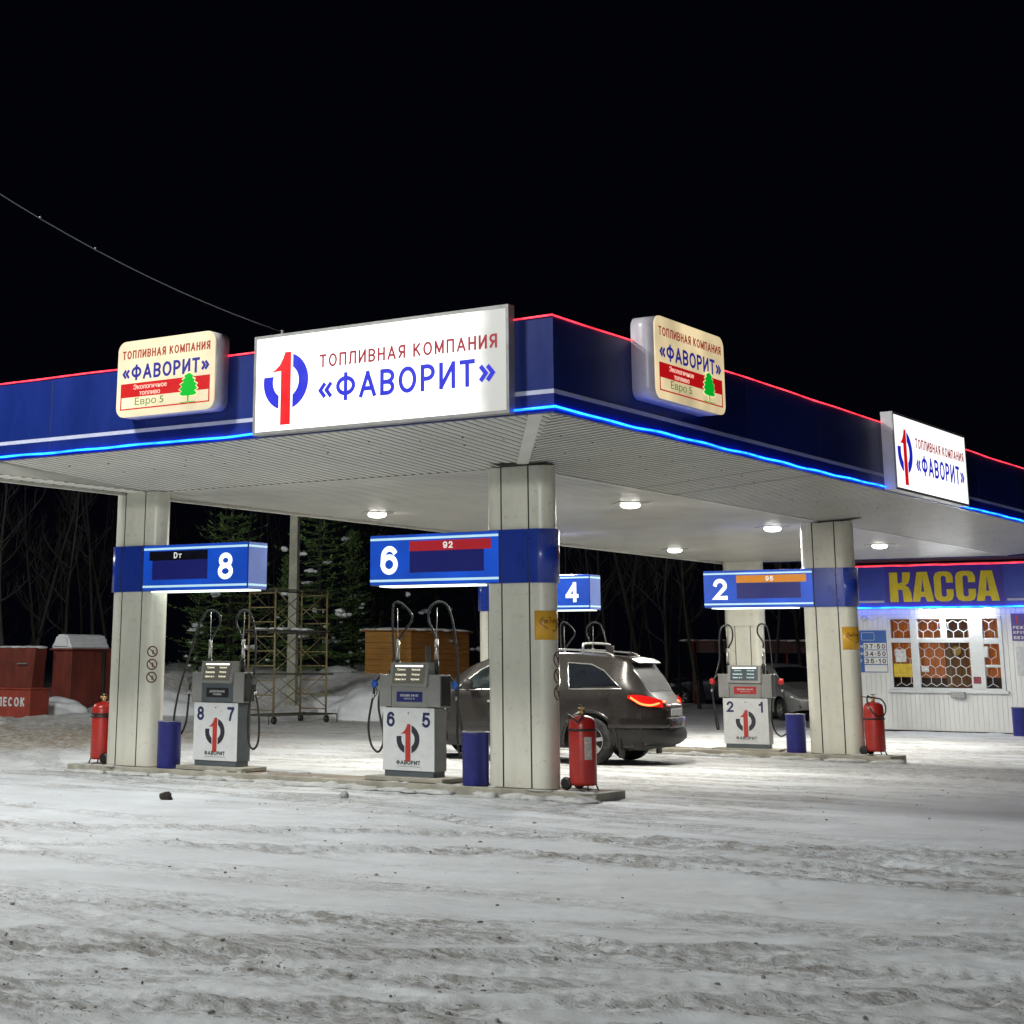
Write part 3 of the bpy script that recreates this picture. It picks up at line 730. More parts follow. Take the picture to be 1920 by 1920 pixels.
G_black = mat('black_strip', (.004, .004, .012), .3)
G_red = em('lit_red_strip', (.36, .012, .02), .75)
G_orange = em('lit_orange_strip', (.62, .22, .01), .75)
number_sign('blue light box with white number 8 and black strip', (-6.56, 0, 0), '8', 'black', G_black, 'Dт', True, .24, 2.23, 1)
number_sign('blue light box with white number 6 and red strip', (0, 0, 0), '6', 'red', G_red, '92', False, -.21, -2.22, 2)
number_sign('blue light box with white number 2 and orange strip', (0, 10.33, 0), '2', 'orange', G_orange, '95', False, -.21, -2.28, 3)
number_sign('blue light box with white number 4, behind the nearest column', (-6.7, 10.33, 0), '4', 'red', G_red, '92', True, .24, 2.08, 4)
wrap_patch(c6, .58, .75, 2.83, 2.98, mat('faded_red_patch', (.16, .03, .03), .5), 'faded_sticker', .0385)
wrap_patch(c2, .56, .72, 2.78, 2.97, mat('faded_tan_patch', (.22, .15, .10), .5), 'faded_sticker', .0385)

# ------------------------------------------------------------------ fuel company signs
def sign_face_mat():
    m = bpy.data.materials.new('lit_white_panel'); m.use_nodes = True; nt = m.node_tree; b = nt.nodes['Principled BSDF']; N = nt.nodes.new; L = nt.links.new
    b.inputs['Base Color'].default_value = (.40, .40, .38, 1); b.inputs['Roughness'].default_value = .35
    return m, nt, b, N, L
def long_sign(label, loc, face, dead):
    t = thing('company_sign', label, 'light box sign', loc, 0, 'long company signs')
    Wd, z0, z1 = 3.56, 4.165, 5.35; D = .125 if face == '-y' else .19
    m, nt, b, N, L = sign_face_mat()
    # one tube at an end of the box is out, so that stretch of the panel glows less
    tc = N('ShaderNodeTexCoord'); sx = N('ShaderNodeSeparateXYZ'); L(tc.outputs['Object'], sx.inputs[0])
    mr = N('ShaderNodeMapRange'); mr.interpolation_type = 'SMOOTHSTEP'
    src = sx.outputs['X'] if face == '-y' else sx.outputs['Y']
    no = N('ShaderNodeTexNoise'); no.inputs['Scale'].default_value = 2.5; L(tc.outputs['Object'], no.inputs['Vector'])
    ad = N('ShaderNodeMath'); ad.operation = 'MULTIPLY_ADD'; L(no.outputs['Fac'], ad.inputs[0]); ad.inputs[1].default_value = .25; L(src, ad.inputs[2])
    L(ad.outputs[0], mr.inputs['Value'])
    if dead: mr.inputs['From Min'].default_value = 1.22; mr.inputs['From Max'].default_value = 1.72; mr.inputs['To Min'].default_value = 1.5; mr.inputs['To Max'].default_value = .22
    else: mr.inputs['From Min'].default_value = -Wd * .56; mr.inputs['From Max'].default_value = -Wd * .38; mr.inputs['To Min'].default_value = .62; mr.inputs['To Max'].default_value = 1.25
    L(mr.outputs['Result'], b.inputs['Emission Strength']); b.inputs['Emission Color'].default_value = (1, 1, .97, 1)
    hw = Wd / 2; fr = .035
    def bx(mb, a0, a1, d0, d1, zz0, zz1):
        return mb.box(a0, a1, -d1, -d0, zz0, zz1) if face == '-y' else mb.box(d0, d1, a0, a1, zz0, zz1)
    mb = MB(); bx(mb, -hw, hw, 0, D - .02, z0, z1); mb.build('box_casing', M_white if face != '-y' else M_steel, t)
    mb = MB(); bx(mb, -hw, hw, D - .019, D, z0, z0 + fr); bx(mb, -hw, hw, D - .019, D, z1 - fr, z1); bx(mb, -hw, -hw + fr, D - .019, D, z0 + fr, z1 - fr); bx(mb, hw - fr, hw, D - .019, D, z0 + fr, z1 - fr); mb.build('frame', M_steel, t)
    mb = MB(); bx(mb, -hw + fr, hw - fr, D - .018, D - .006, z0 + fr, z1 - fr); p = mb.build('lit_panel', m, t)
    d = -(D - .002) if face == '-y' else D - .002
    k = Wd / 3.56
    emblem(-1.29, 4.775, .335, E_logo_blue, E_logo_red, p, d, face)
    text('ТОПЛИВНАЯ КОМПАНИЯ', .42, 4.965, 2.42, .155, E_red_text, p, d, face, wt=.16, gap=.22)
    text('«ФАВОРИТ»', .40, 4.64, 2.40, .30, E_logo_blue, p, d, face, wt=.165, gap=.18)
    return t
long_sign('wide glowing white company sign on the front fascia', (.045, YF - .004, 0), '-y', True)
long_sign('wide glowing white company sign on the long side fascia', (XR + .004, 8.63, 0), '+x', False)
def square_sign(label, loc, face):
    t = thing('eco_fuel_sign', label, 'light box sign', loc, 0, 'square eco fuel signs')
    D = .26 if face == '-y' else .31; hw = .81 if face == '-y' else .925; z0, z1 = 4.515, 5.475
    P = rrect(-hw, hw, z0, z1, .13)
    mb = MB()
    if face == '-y': mb.prism(P, -D + .02, 0, 'xz', True)
    else: mb.prism(P, 0, D - .02, 'yz', True)
    mb.build('box_casing', mat('pale_acrylic', (.50, .48, .52), .35), t)
    P2 = rrect(-hw, hw, z0, z1, .13)
    mb = MB()
    if face == '-y': mb.prism(P2, -D, -D + .019, 'xz', True)
    else: mb.prism(P2, D - .019, D, 'yz', True)
    p = mb.build('lit_panel', E_warm, t)
    s = -1 if face == '-y' else 1
    d = s * (D + .003); th = .003
    k = hw / .81
    text('ТОПЛИВНАЯ КОМПАНИЯ', 0, 5.30, 1.46 * k, .105, E_maroon, p, d, face, wt=.165, gap=.2)
    text('«ФАВОРИТ»', 0, 5.07, 1.44 * k, .185, E_navy, p, d, face, wt=.18, gap=.16)
    def F(poly, m, nm, dd=0): return flat(poly, d + s * dd, m, p, nm, face)
    F([(x, z) for x, z in rect(-.74 * k, .74 * k, 4.76, 4.935)], E_redband, 'red_band')
    mb = MB()
    for r_ in (rect(-.74 * k, .74 * k, 4.605, 4.62), rect(-.74 * k, -.722 * k, 4.62, 4.76), rect(.722 * k, .74 * k, 4.62, 4.76)):
        if face == '-y': mb.prism(r_, d, d + th, 'xz')
        else: mb.prism(r_, d, d - th, 'yz')
    mb.build('red_border', E_redband, p)
    font_text('Экологичное\nтопливо', -.24 * k, 4.845, .56 * k, .14, E_pale, p, d + s * .004, face)
    font_text('Евро 5', -.25 * k, 4.69, .48 * k, .115, E_olive, p, d, face)
    def tree(sc, m, nm, dd):
        out = [(-.03, -1), (.03, -1), (.05, -.52), (.5, -.5), (.62, -.36), (.44, -.22), (.66, -.08), (.5, .10), (.62, .22), (.40, .38), (.46, .54), (.28, .62), (.34, .80), (.15, .92), (.06, 1.0), (-.12, .92), (-.30, .84), (-.26, .66), (-.46, .56), (-.34, .40), (-.60, .26), (-.44, .10), (-.66, -.06), (-.46, -.20), (-.64, -.38), (-.42, -.5), (-.05, -.52)]
        F([(.40 * k + x * .225 * sc * (.5 + .5 * k), 4.80 + z * .185 * (sc if z > -.55 else 1)) for x, z in out], m, nm, dd)
    tree(1.10, em('lit_pale_halo', (.95, .9, .45), .85), 'tree_halo', .0035)
    tree(1.0, E_green, 'tree_mark', .0075)
    F(rect(.27 * k, .52 * k, 4.612 + .01, 4.63), E_green, 'tree_ground', .0075)
    return t
square_sign('square rounded eco fuel sign with green tree on the front fascia', (-3.05, YF - .004, 0), '-y')
square_sign('square rounded eco fuel sign with green tree on the long side fascia', (XR + .004, -.43, 0), '+x')

# ------------------------------------------------------------------ ceiling lights
def ceiling_light(label, x, y):
    t = thing('ceiling_light', label, 'ceiling light', (x, y, HT), 0, 'ceiling lights under the canopy')
    MB().add([(-.34, 0, -.004), (0, -.34, -.004), (.34, 0, -.004), (0, .34, -.004), (-.34, 0, -.012), (0, -.34, -.012), (.34, 0, -.012), (0, .34, -.012)], [(0, 1, 2, 3), (7, 6, 5, 4), (0, 4, 5, 1), (1, 5, 6, 2), (2, 6, 7, 3), (3, 7, 4, 0)]).build('mounting_plate', M_grey, t)
    MB().lathe([(.17, -.014), (.175, -.022), (.155, -.03)], n=24).build('trim_ring', M_steel, t)
    MB().lathe([(.155, -.02), (.155, -.04), (.13, -.066), (.07, -.082), (0.001, -.086)], n=24).build('lens', mat('lamp_lens', (.8, .8, .75), .3, emit=(1, .97, .88), estr=16.0), t)
    ld = bpy.data.lights.new('canopy_lamp', 'AREA'); ld.shape = 'DISK'; ld.size = .24; ld.energy = CEIL_W; ld.color = (1.0, .965, .88)
    lo = bpy.data.objects.new('lamp', ld); COL.objects.link(lo); lo.parent = t; lo.location = (0, 0, -.10)
    ld = bpy.data.lights.new('canopy_lens', 'SPOT'); ld.spot_size = R(174); ld.spot_blend = .12; ld.shadow_soft_size = .08; ld.energy = CEIL_P; ld.color = (1.0, .965, .88)
    lo = bpy.data.objects.new('lamp', ld); COL.objects.link(lo); lo.parent = t; lo.location = (0, 0, -.18)
ceiling_light('glowing round ceiling light above pump 8 and 7, leftmost of the lights', -5.55, 4.55)
ceiling_light('glowing round ceiling light just right of the nearest column top', -1.12, 5.12)
ceiling_light('glowing round ceiling light above number 4 sign', -5.44, 15.47)
ceiling_light('glowing round ceiling light left of the number 2 column top', -1.17, 10.74)
ceiling_light('glowing round ceiling light above the cash kiosk sign', -1.17, 16.27)
ceiling_light('round ceiling light hidden behind the nearest column top', -5.5, 10.1)

# ------------------------------------------------------------------ pump islands
def island(label, x0, x1, y0, y1):
    t = thing('pump_island', label, 'pump island', ((x0 + x1) / 2, (y0 + y1) / 2, 0), 0, 'pump islands')
    hx, hy = (x1 - x0) / 2, (y1 - y0) / 2
    mb = MB().bbox(-hx, hx, -hy, -hy + .09, -.1, .10, .012, 2); mb.bbox(-hx, hx, hy - .09, hy, -.1, .10, .012, 2)
    mb.bbox(-hx, -hx + .09, -hy + .091, hy - .091, -.1, .098, .01, 2); mb.bbox(hx - .09, hx, -hy + .091, hy - .091, -.1, .098, .01, 2)
    mb.build('kerb', M_conc, t)
    MB().box(-hx + .088, hx - .088, -hy + .088, hy - .088, -.1, .092).build('island_top', mat('worn_island_top', (.27, .22, .18), .9, var=.5, scale=2.5, bump=.4), t)
    s = MB(); r_ = random.Random(label)
    for k in range(46):
        x = r_.uniform(-hx, hx); y = r_.choice((-1, 1)) * hy * r_.uniform(.5, .95)
        s.blob((x, y, .098), (r_.uniform(.04, .2), r_.uniform(.02, .06), r_.uniform(.006, .02)), 2, k, .3)
    for k in range(60):
        x = r_.uniform(-hx, hx); s.blob((x, -hy - r_.uniform(.02, .12), .01), (r_.uniform(.1, .35), r_.uniform(.05, .12), r_.uniform(.015, .05)), 2, 100 + k, .35)
    tag_ = s.build('settled_snow', mat('island_snow', (.52, .52, .50), .8, var=.25, scale=5, bump=.5, bscale=20), t); tag_['kind'] = 'stuff'
island('low concrete pump island in front, under columns 6 and 8', -7.5, 1.20, -.40, .33)
island('low concrete pump island behind the car, under columns 2 and 4', -7.5, 1.06, 9.92, 10.66)
# ------------------------------------------------------------------ fuel dispensers
def dispenser(label, loc, rz, nl, nr, plate, plate_text, nozzle_m, seed, hose_style=0, bright=1.0):
    t = thing('fuel_dispenser', label, 'fuel pump', loc, rz, 'fuel pumps')
    rnd = random.Random(seed); yf = -.145
    MB().bbox(-.60, .60, -.27, .27, .0, .055, .008, 1).build('base_plate', M_conc, t)
    MB().box(-.375, .375, -.13, .13, .055, .125).build('plinth', M_dgrey, t)
    MB().bbox(-.40, .40, -.138, .14, .125, .90, .006, 1).build('cabinet', M_grey if seed != 1 else M_dgrey, t)
    p = MB().bbox(-.40, .40, yf, -.1385, .128, .90, .003, 1).build('front_panel', M_white, t)
    d = yf - .003
    text(nl, -.275, .755, .125, .185, M_navy_ink, p, d, wt=.19, name='number')
    text(nr, .275, .755, .125 if nr != '1' else .08, .185, M_navy_ink, p, d, wt=.19, name='number')
    emblem(-.005, .515, .178, M_ink, M_redink, p, d)
    text('ФАВОРИТ', 0, .228, .37, .052, M_ink, p, d, wt=.2, gap=.14)
    text('ТОПЛИВНАЯ КОМПАНИЯ', 0, .180, .37, .010, M_grey, p, d)
    MB().lathe([(.0, -.004), (.010, -.003), (.010, .003)], (0, yf, .835), 8, 'y').build('lock', M_ink, p)
    # neck with the grade plate, display head leaning back
    n = MB().bbox(-.285, .285, -.12, .12, .901, 1.17, .006, 1).build('neck', M_grey if seed != 1 else M_dgrey, t)
    MB().box(-.20, .20, -.126, -.1205, .975, 1.10).build('grade_plate', plate, n)
    text(plate_text[0], 0, 1.055, .28, .03, M_white, n, -.129, bold=.02); text(plate_text[1], 0, 1.015, .16, .022, M_white, n, -.129, bold=.02)
    h = MB()
    prof = [(-.175, 1.165), (.10, 1.165), (.10, 1.465), (-.115, 1.465)]
    h.prism(prof, -.295, .295, 'yz'); h.build('display_head', M_grey, t)
    # display glass on the sloping front
    nx = Vector((0, -.30, -.06)).normalized()
    def sl(z): return -.175 + (z - 1.165) / .30 * .06
    def slab(x0, x1, z0, z1, m, par, nm, o, th=.004):
        vs = []
        for oo in (o, o - th):
            for (x, z) in ((x0, z0), (x1, z0), (x1, z1), (x0, z1)): vs.append((x, sl(z) - oo, z))
        return MB().add(vs, [(0, 1, 2, 3), (7, 6, 5, 4), (0, 4, 5, 1), (1, 5, 6, 2), (2, 6, 7, 3), (3, 7, 4, 0)]).build(nm, m, par)
    scr = slab(-.245, .245, 1.205, 1.44, mat('display_glass', (.06, .06, .05), .12, emit=(.55, .52, .42), estr=.12) if seed != 3 else mat('display_glass_cool', (.04, .05, .05), .12, emit=(.4, .5, .52), estr=.10), t, 'display', .005)
    cool = seed == 3
    slab(-.215, .215, 1.412, 1.432, em('tube_glow', (1, 1, .92), 2.2), scr, 'lamp_tube', .0085)
    E_ro = em('readout_cool', (.62, .85, .85), 1.2) if cool else em('readout_warm', (.95, .9, .68), 1.15)
    for k, (z, rows) in enumerate(((1.375, ('Сумма', 'Рублей')), (1.315, ('Количество', 'Литров')), (1.255, ('Цена за л', 'Рублей')))):
        for s_, tx in zip((-.115, .115), rows):
            q = font_text(tx, s_, z, .165 if len(tx) > 7 else .125, .030, E_ro, scr, 0, name='readout')
            for v in q.data.vertices: v.co.y = sl(v.co.z) - .010 + v.co.y * .5
    # side housings with nozzles, masts and hoses
    for s in (-1, 1):
        x0, x1 = sorted((s * .287, s * .475))
        hs = MB().bbox(x0, x1, -.125, .125, .912 if seed != 1 else .905, 1.315, .005, 1).build('side_housing', M_grey, t)
        a, b = sorted((s * .476, s * .486)); MB().box(a, b, -.10, .10, .93, 1.29).build('holster_edge', M_black, hs)
        mx = s * .305 if hose_style != 2 or s > 0 else -.335
        ms = MB().tube([(mx, .05, 1.30), (mx, .05, 1.49)], .032, 10).build('mast', M_black, t)
        MB().tube([(mx, .05, 1.49), (mx, .05, 1.76)], .026, 10).build('mast_tube', M_alu, ms)
        # balance wire
        lx = s * .30 + (.02 if hose_style == 1 else 0) * s
        topz = 2.16
        MB().tube([(mx, .05, 1.76), (mx + .01 * s, .05, topz)], .0045, 4).build('balance_wire', M_alu, ms)
        o = .02 * rnd.random()
        inn = -s
        if hose_style == 0: # wide teardrop, the outer strand falling outside the housing
            pts = [(mx, .05, 1.74), (mx + inn * .00 + s * .06, .05, 1.86), (mx + s * .17, .05, 1.99), (mx + s * .165, .05, 2.10), (mx + s * .07, .05, 2.165), (mx - s * -.0, .05, 2.16)]
            if s > 0:
                pts = [(mx, .05, 1.74), (mx - .06, .05, 1.84), (mx - .135, .05, 1.97), (mx - .12, .05, 2.09), (mx, .05, 2.165), (mx + .12, .05, 2.10), (mx + .22, .02, 1.90), (mx + .27, .0, 1.62), (mx + .27, -.02, 1.35), (mx + .25, -.03, 1.1), (mx + .20, -.03, .85), (mx + .19, -.03, .55), (mx + .22, -.03, .36), (mx + .30, -.03, .30), (mx + .375, -.03, .40), (mx + .385, -.03, .65), (mx + .345, -.03, .92), (mx + .30, -.03, 1.03)]
            else:
                pts = [(mx, .05, 1.74), (mx + .07, .05, 1.84), (mx + .17, .05, 1.98), (mx + .15, .05, 2.11), (mx + .02, .05, 2.165), (mx - .10, .04, 2.13), (mx - .20, .02, 1.95), (mx - .30, .0, 1.66), (mx - .40, -.02, 1.35), (mx - .52, -.02, 1.0), (mx - .575, -.03, .65), (mx - .53, -.03, .47), (mx - .43, -.03, .46), (mx - .345, -.03, .62), (mx - .315, -.03, .85), (mx - .30, -.03, 1.03)]
        elif hose_style == 1:
            if s > 0:
                pts = [(mx, .05, 1.74), (mx - .05, .05, 1.86), (mx - .125, .05, 2.0), (mx - .11, .05, 2.15), (mx + .03, .05, 2.235), (mx + .17, .05, 2.18), (mx + .26, .03, 1.98), (mx + .33, .0, 1.7), (mx + .37, -.02, 1.4), (mx + .38, -.03, 1.1), (mx + .37, -.03, .8), (mx + .37, -.03, .5), (mx + .41, -.03, .33), (mx + .45, -.03, .42), (mx + .42, -.03, .75), (mx + .36, -.03, 1.02)]
            else:
                pts = [(mx, .05, 1.74), (mx + .10, .05, 1.86), (mx + .215, .05, 2.0), (mx + .20, .05, 2.10), (mx + .06, .05, 2.22), (mx - .04, .05, 2.235), (mx - .085, .05, 2.15), (mx - .085, .05, 1.85), (mx - .07, .05, 1.5), (mx - .16, .06, 1.30), (mx - .26, .05, 1.15), (mx - .27, .0, .9), (mx - .17, -.02, .52), (mx - .24, -.03, .34), (mx - .36, -.03, .42), (mx - .41, -.03, .66), (mx - .36, -.03, .95), (mx - .33, -.03, 1.03)]
        else:
            if s > 0:
                pts = [(mx, .05, 1.74), (mx + .01, .05, 1.86), (mx - .08, .05, 2.02), (mx - .07, .05, 2.14), (mx, .05, 2.185), (mx + .09, .05, 2.12), (mx + .14, .04, 1.85), (mx + .16, .02, 1.5), (mx + .165, .0, 1.25), (mx + .14, -.02, .9), (mx + .12, -.03, .6), (mx + .16, -.03, .38), (mx + .27, -.03, .27), (mx + .40, -.03, .36), (mx + .42, -.03, .6), (mx + .36, -.03, .95), (mx + .33, -.03, 1.03)]
            else:
                pts = [(mx, .05, 1.74), (mx + .09, .05, 1.9), (mx + .10, .05, 2.08), (mx + .02, .05, 2.17), (mx - .10, .05, 2.10), (mx - .14, .05, 1.9), (mx - .15, .04, 1.55), (mx - .2, .0, 1.35), (mx - .26, -.02, 1.1), (mx - .27, -.03, .8), (mx - .23, -.03, .42), (mx - .20, -.03, .36), (mx - .19, -.03, .42), (mx - .25, -.03, .75), (mx - .29, -.03, 1.02)]
        MB().tube(crom(pts, 7), .0155, 8).build('fuel_hose', M_black, t)
        # nozzle: spout up into the holster, cover, lever, swivel
        q = Vector(pts[-1]); X = s
        nz = MB().tube(crom([q, q + Vector((-.005 * X, 0, .07)), q + Vector((-.01 * X, 0, .15)), q + Vector((-.055 * X, 0, .215)), q + Vector((-.115 * X, 0, .28))], 5), .015, 8).build('nozzle', M_black, t)
        MB().blob(tuple(q + Vector((-.015 * X, 0, .165))), (.052, .03, .058), 2, seed, .12).build('nozzle_cover', nozzle_m, nz)
        MB().tube([q + Vector((-.0, 0, -.02)), q + Vector((0, 0, .03))], .021, 8).build('swivel', M_alu, nz)
        MB().tube(crom([q + Vector((-.02 * X, 0, .13)), q + Vector((-.055 * X, 0, .07)), q + Vector((-.03 * X, 0, .01)), q], 4), .006, 5).build('trigger_guard', M_black, nz)
        MB().tube([q + Vector((-.05 * X, 0, .21)), q + Vector((-.12 * X, 0, .285))], .012, 8).build('spout', M_alu, nz)
    return t
M_nblue = mat('blue_nozzle', (.01, .09, .45), .4); M_nred = mat('red_nozzle', (.55, .02, .02), .4); M_nblack = mat('grey_nozzle', (.10, .10, .10), .4)
P_black = mat('black_plate', (.008, .008, .012), .4); P_blue = mat('navy_plate', (.01, .015, .13), .4); P_red = em('red_plate', (.45, .02, .02), .35)
dispenser('fuel pump numbered 8 and 7 with black diesel plate', (-4.90, .0, .10), 0, '8', '7', P_black, ('ДИЗЕЛЬНОЕ', 'ТОПЛИВО'), M_nblack, 1, 0)
dispenser('fuel pump numbered 6 and 5 with blue nozzles', (-1.64, .0, .10), 0, '6', '5', P_blue, ('БЕНЗИН АИ-92', 'КЛАСС 5'), M_nblue, 2, 1)
dispenser('fuel pump numbered 2 and 1 with red nozzles', (-1.62, 10.33, .08), R(9), '2', '1', P_red, ('БЕНЗИН АИ-95', 'КЛАСС 5'), M_nred, 3, 2)
dispenser('fuel pump mostly hidden behind the brown car, only its hoses showing', (-5.02, 10.33, .08), 0, '4', '3', P_blue, ('БЕНЗИН АИ-92', 'КЛАСС 5'), M_nblue, 4, 1)

# ------------------------------------------------------------------ fire extinguishers, bins
def extinguisher(label, loc, rz, style):
    t = thing('fire_extinguisher', label, 'fire extinguisher', loc, rz, 'wheeled fire extinguishers')
    b = MB().lathe([(.0, .06), (.14, .06), (.162, .075), (.165, .10), (.165, .74), (.160, .79), (.135, .835), (.08, .862), (.035, .87), (.03, .875), (.0, .875)], n=32).build('cylinder', M_red, t)
    MB().tube([(0, 0, .87), (0, 0, .93)], .028, 10).build('neck', M_brass, t)
    v = MB().tube([(-.05, 0, .935), (.05, 0, .935)], .02, 8).build('valve', M_brass, t)
    MB().tube([(0, 0, .935), (0, 0, .99)], .009, 6).build('spindle', M_brass, v)
    MB().tube([(-.04, 0, .985), (.045, 0, .985)], .008, 6).build('valve_handle', M_black if style != 2 else M_ink, v)
    zs = .70 if style != 2 else .59
    st = MB()
    for dz in ((0, .035) if style == 0 else (0,)):
        st.lathe([(.166, zs - dz - .014), (.181, zs - dz - .010), (.181, zs - dz + .010), (.166, zs - dz + .014)], n=28)
    st.build('strap', M_black, t)
    if style == 1:
        pts = [(.03, -.01, .93), (.08, -.06, .90), (.09, -.15, .84), (.06, -.185, .80), (-.05, -.17, .86), (-.16, -.1, .88), (-.20, -.02, .86), (-.185, .05, .80), (-.17, .09, .73)]
    elif style == 2:
        pts = [(-.03, -.02, .93), (-.07, -.05, .96), (-.06, -.10, .87), (.02, -.17, .74), (.10, -.165, .66), (.18, -.09, .64), (.215, -.02, .70), (.21, 0, .82), (.15, -.02, .91), (.05, -.03, .93), (-.04, -.03, .945)]
    else:
        pts = [(.03, -.01, .93), (.02, -.08, .93), (-.02, -.13, .88), (.04, -.175, .80), (.12, -.15, .74), (.18, -.08, .70)]
    MB().tube(crom(pts, 6), .013, 7).build('discharge_hose', M_black, t)
    if style != 1: MB().tube([(-.05, 0, .935), (-.2, -.05, .95)], .008, 6).build('lever', M_black, t)
    for s in (-1, 1):
        w = MB().lathe([(.0, -.022), (.045, -.022), (.072, -.018), (.078, 0), (.072, .018), (.045, .022), (0, .022)], (-.155, s * .13, .078), 18, 'y').build('wheel', M_black, t)
    MB().tube([(-.155, -.13, .078), (-.155, .13, .078)], .009, 6).build('axle', M_black, t)
    for s in (-1, 1): MB().tube([(.12, s * .09, .075), (.15, s * .10, .0)], .010, 6).build('leg', M_black, t)
    if style == 1:
        n = 8; vs = []
        for k in range(n + 1):
            a = R(-48 + 34 * k / n); vs += [(.1665 * math.cos(a), .1665 * math.sin(a), .36), (.1665 * math.cos(a), .1665 * math.sin(a), .62)]
        MB().add(vs, [(2 * k, 2 * k + 2, 2 * k + 3, 2 * k + 1) for k in range(n)], True).build('paper_label', mat('paper_label', (.45, .42, .38), .6, var=.5, scale=30), b)
    return t
extinguisher('red fire extinguisher on wheels right of the nearest column', (.80, 0.02, .095), R(-6), 1)
extinguisher('red fire extinguisher on wheels right of the number 2 column', (.66, 10.33, .095), R(-4), 2)
extinguisher('red fire extinguisher on wheels left of the number 8 column', (-7.26, 0.05, .095), R(186), 0)
def bin_(label, loc):
    t = thing('litter_bin', label, 'litter bin', loc, 0, 'blue litter bins')
    MB().lathe([(0, .0), (.160, .0), (.165, .01), (.168, .615), (.176, .622), (.176, .635), (.160, .635), (.158, .61), (.155, .05), (0, .05)], n=32).build('drum', M_bin, t)
    MB().lathe([(.168, .631), (.178, .638), (.168, .645), (.160, .638), (.168, .631)], n=32).build('rim', M_steel, t)
    MB().blob((0, 0, .40), (.145, .145, .14), 2, 3, .15).build('rubbish_bag', M_black, t)
bin_('blue cylindrical litter bin between the number 8 column and pump 8', (-5.77, -.12, .095))
bin_('blue cylindrical litter bin left of the nearest column', (-.63, -.13, .095))
bin_('blue cylindrical litter bin left of the number 2 column', (-.69, 10.2, .095))
bin_('blue cylindrical litter bin in front of the cash kiosk wall at the right edge', (-.33, 22.4, 0))

# ------------------------------------------------------------------ car
def sedan_wheel(parent, loc, r, w, spokes, side, name='wheel', rimm=None):
    o = MB().lathe([(r * .62, -w / 2), (r * .9, -w / 2), (r * .975, -w * .42), (r, -w * .3), (r, w * .3), (r * .975, w * .42), (r * .9, w / 2), (r * .62, w / 2)], n=44, axis='y').build('wheel', M_tyre, parent, loc)
    y = side * w * .36; rm = rimm or M_rim
    MB().lathe([(r * .63, -w * .47 * 1), (r * .635, w * .47), (r * .59, w * .47), (r * .57, -w * .47)], n=40, axis='y').build('rim', rm, o)
    mb = MB()
    for k in range(spokes):
        a = 2 * math.pi * k / spokes + .3; ca, sa = math.cos(a), math.sin(a); n1 = .26 * math.pi * 2 / spokes * 1.1; n2 = .95 / spokes
        P = []
        for rr_, aa in ((r * .13, -.5), (r * .13, .5), (r * .60, n2), (r * .60, -n2)): P.append((rr_ * math.cos(a + aa), rr_ * math.sin(a + aa)))
        mb.prism(P, y - .012, y + .012, 'xz')
    mb.lathe([(0, y - .02), (r * .16, y - .02), (r * .17, y), (r * .16, y + .02), (0, y + .02)], n=20, axis='y')
    mb.build('spokes', rm, o)
    MB().lathe([(0, y * .3), (r * .5, y * .3), (r * .5, y * .3 + .01), (0, y * .3 + .01)], n=24, axis='y').build('brake_disc', mat('dark_disc', (.05, .05, .05), .6, metal=.3), o)
    return o
M_tyre = mat('snowy_tyre', (.03, .03, .03), .75, var=1.6, scale=9, bump=.6, bscale=60)
M_rim = mat('alloy_rim', (.55, .54, .52), .35, metal=.7, var=.2)
M_paint = mat('brown_car_paint', (.026, .0225, .0205), .30, metal=.3, coat=.5, var=.12, scale=2, scuff=.10)
M_trim = mat('dark_trim', (.02, .019, .018), .5, var=.4, scale=8)
M_glass = mat('tinted_glass', (.006, .008, .012), .10, spec=.25, var=.2)
M_glass2 = mat('clear_glass', (.012, .02, .02), .12, spec=.12, var=.6, scale=4)
M_chrome = mat('chrome', (.68, .68, .66), .18, metal=.9)
M_frost = mat('frosted_glass', (.05, .053, .053), .55, spec=.12, var=.8, scale=3)

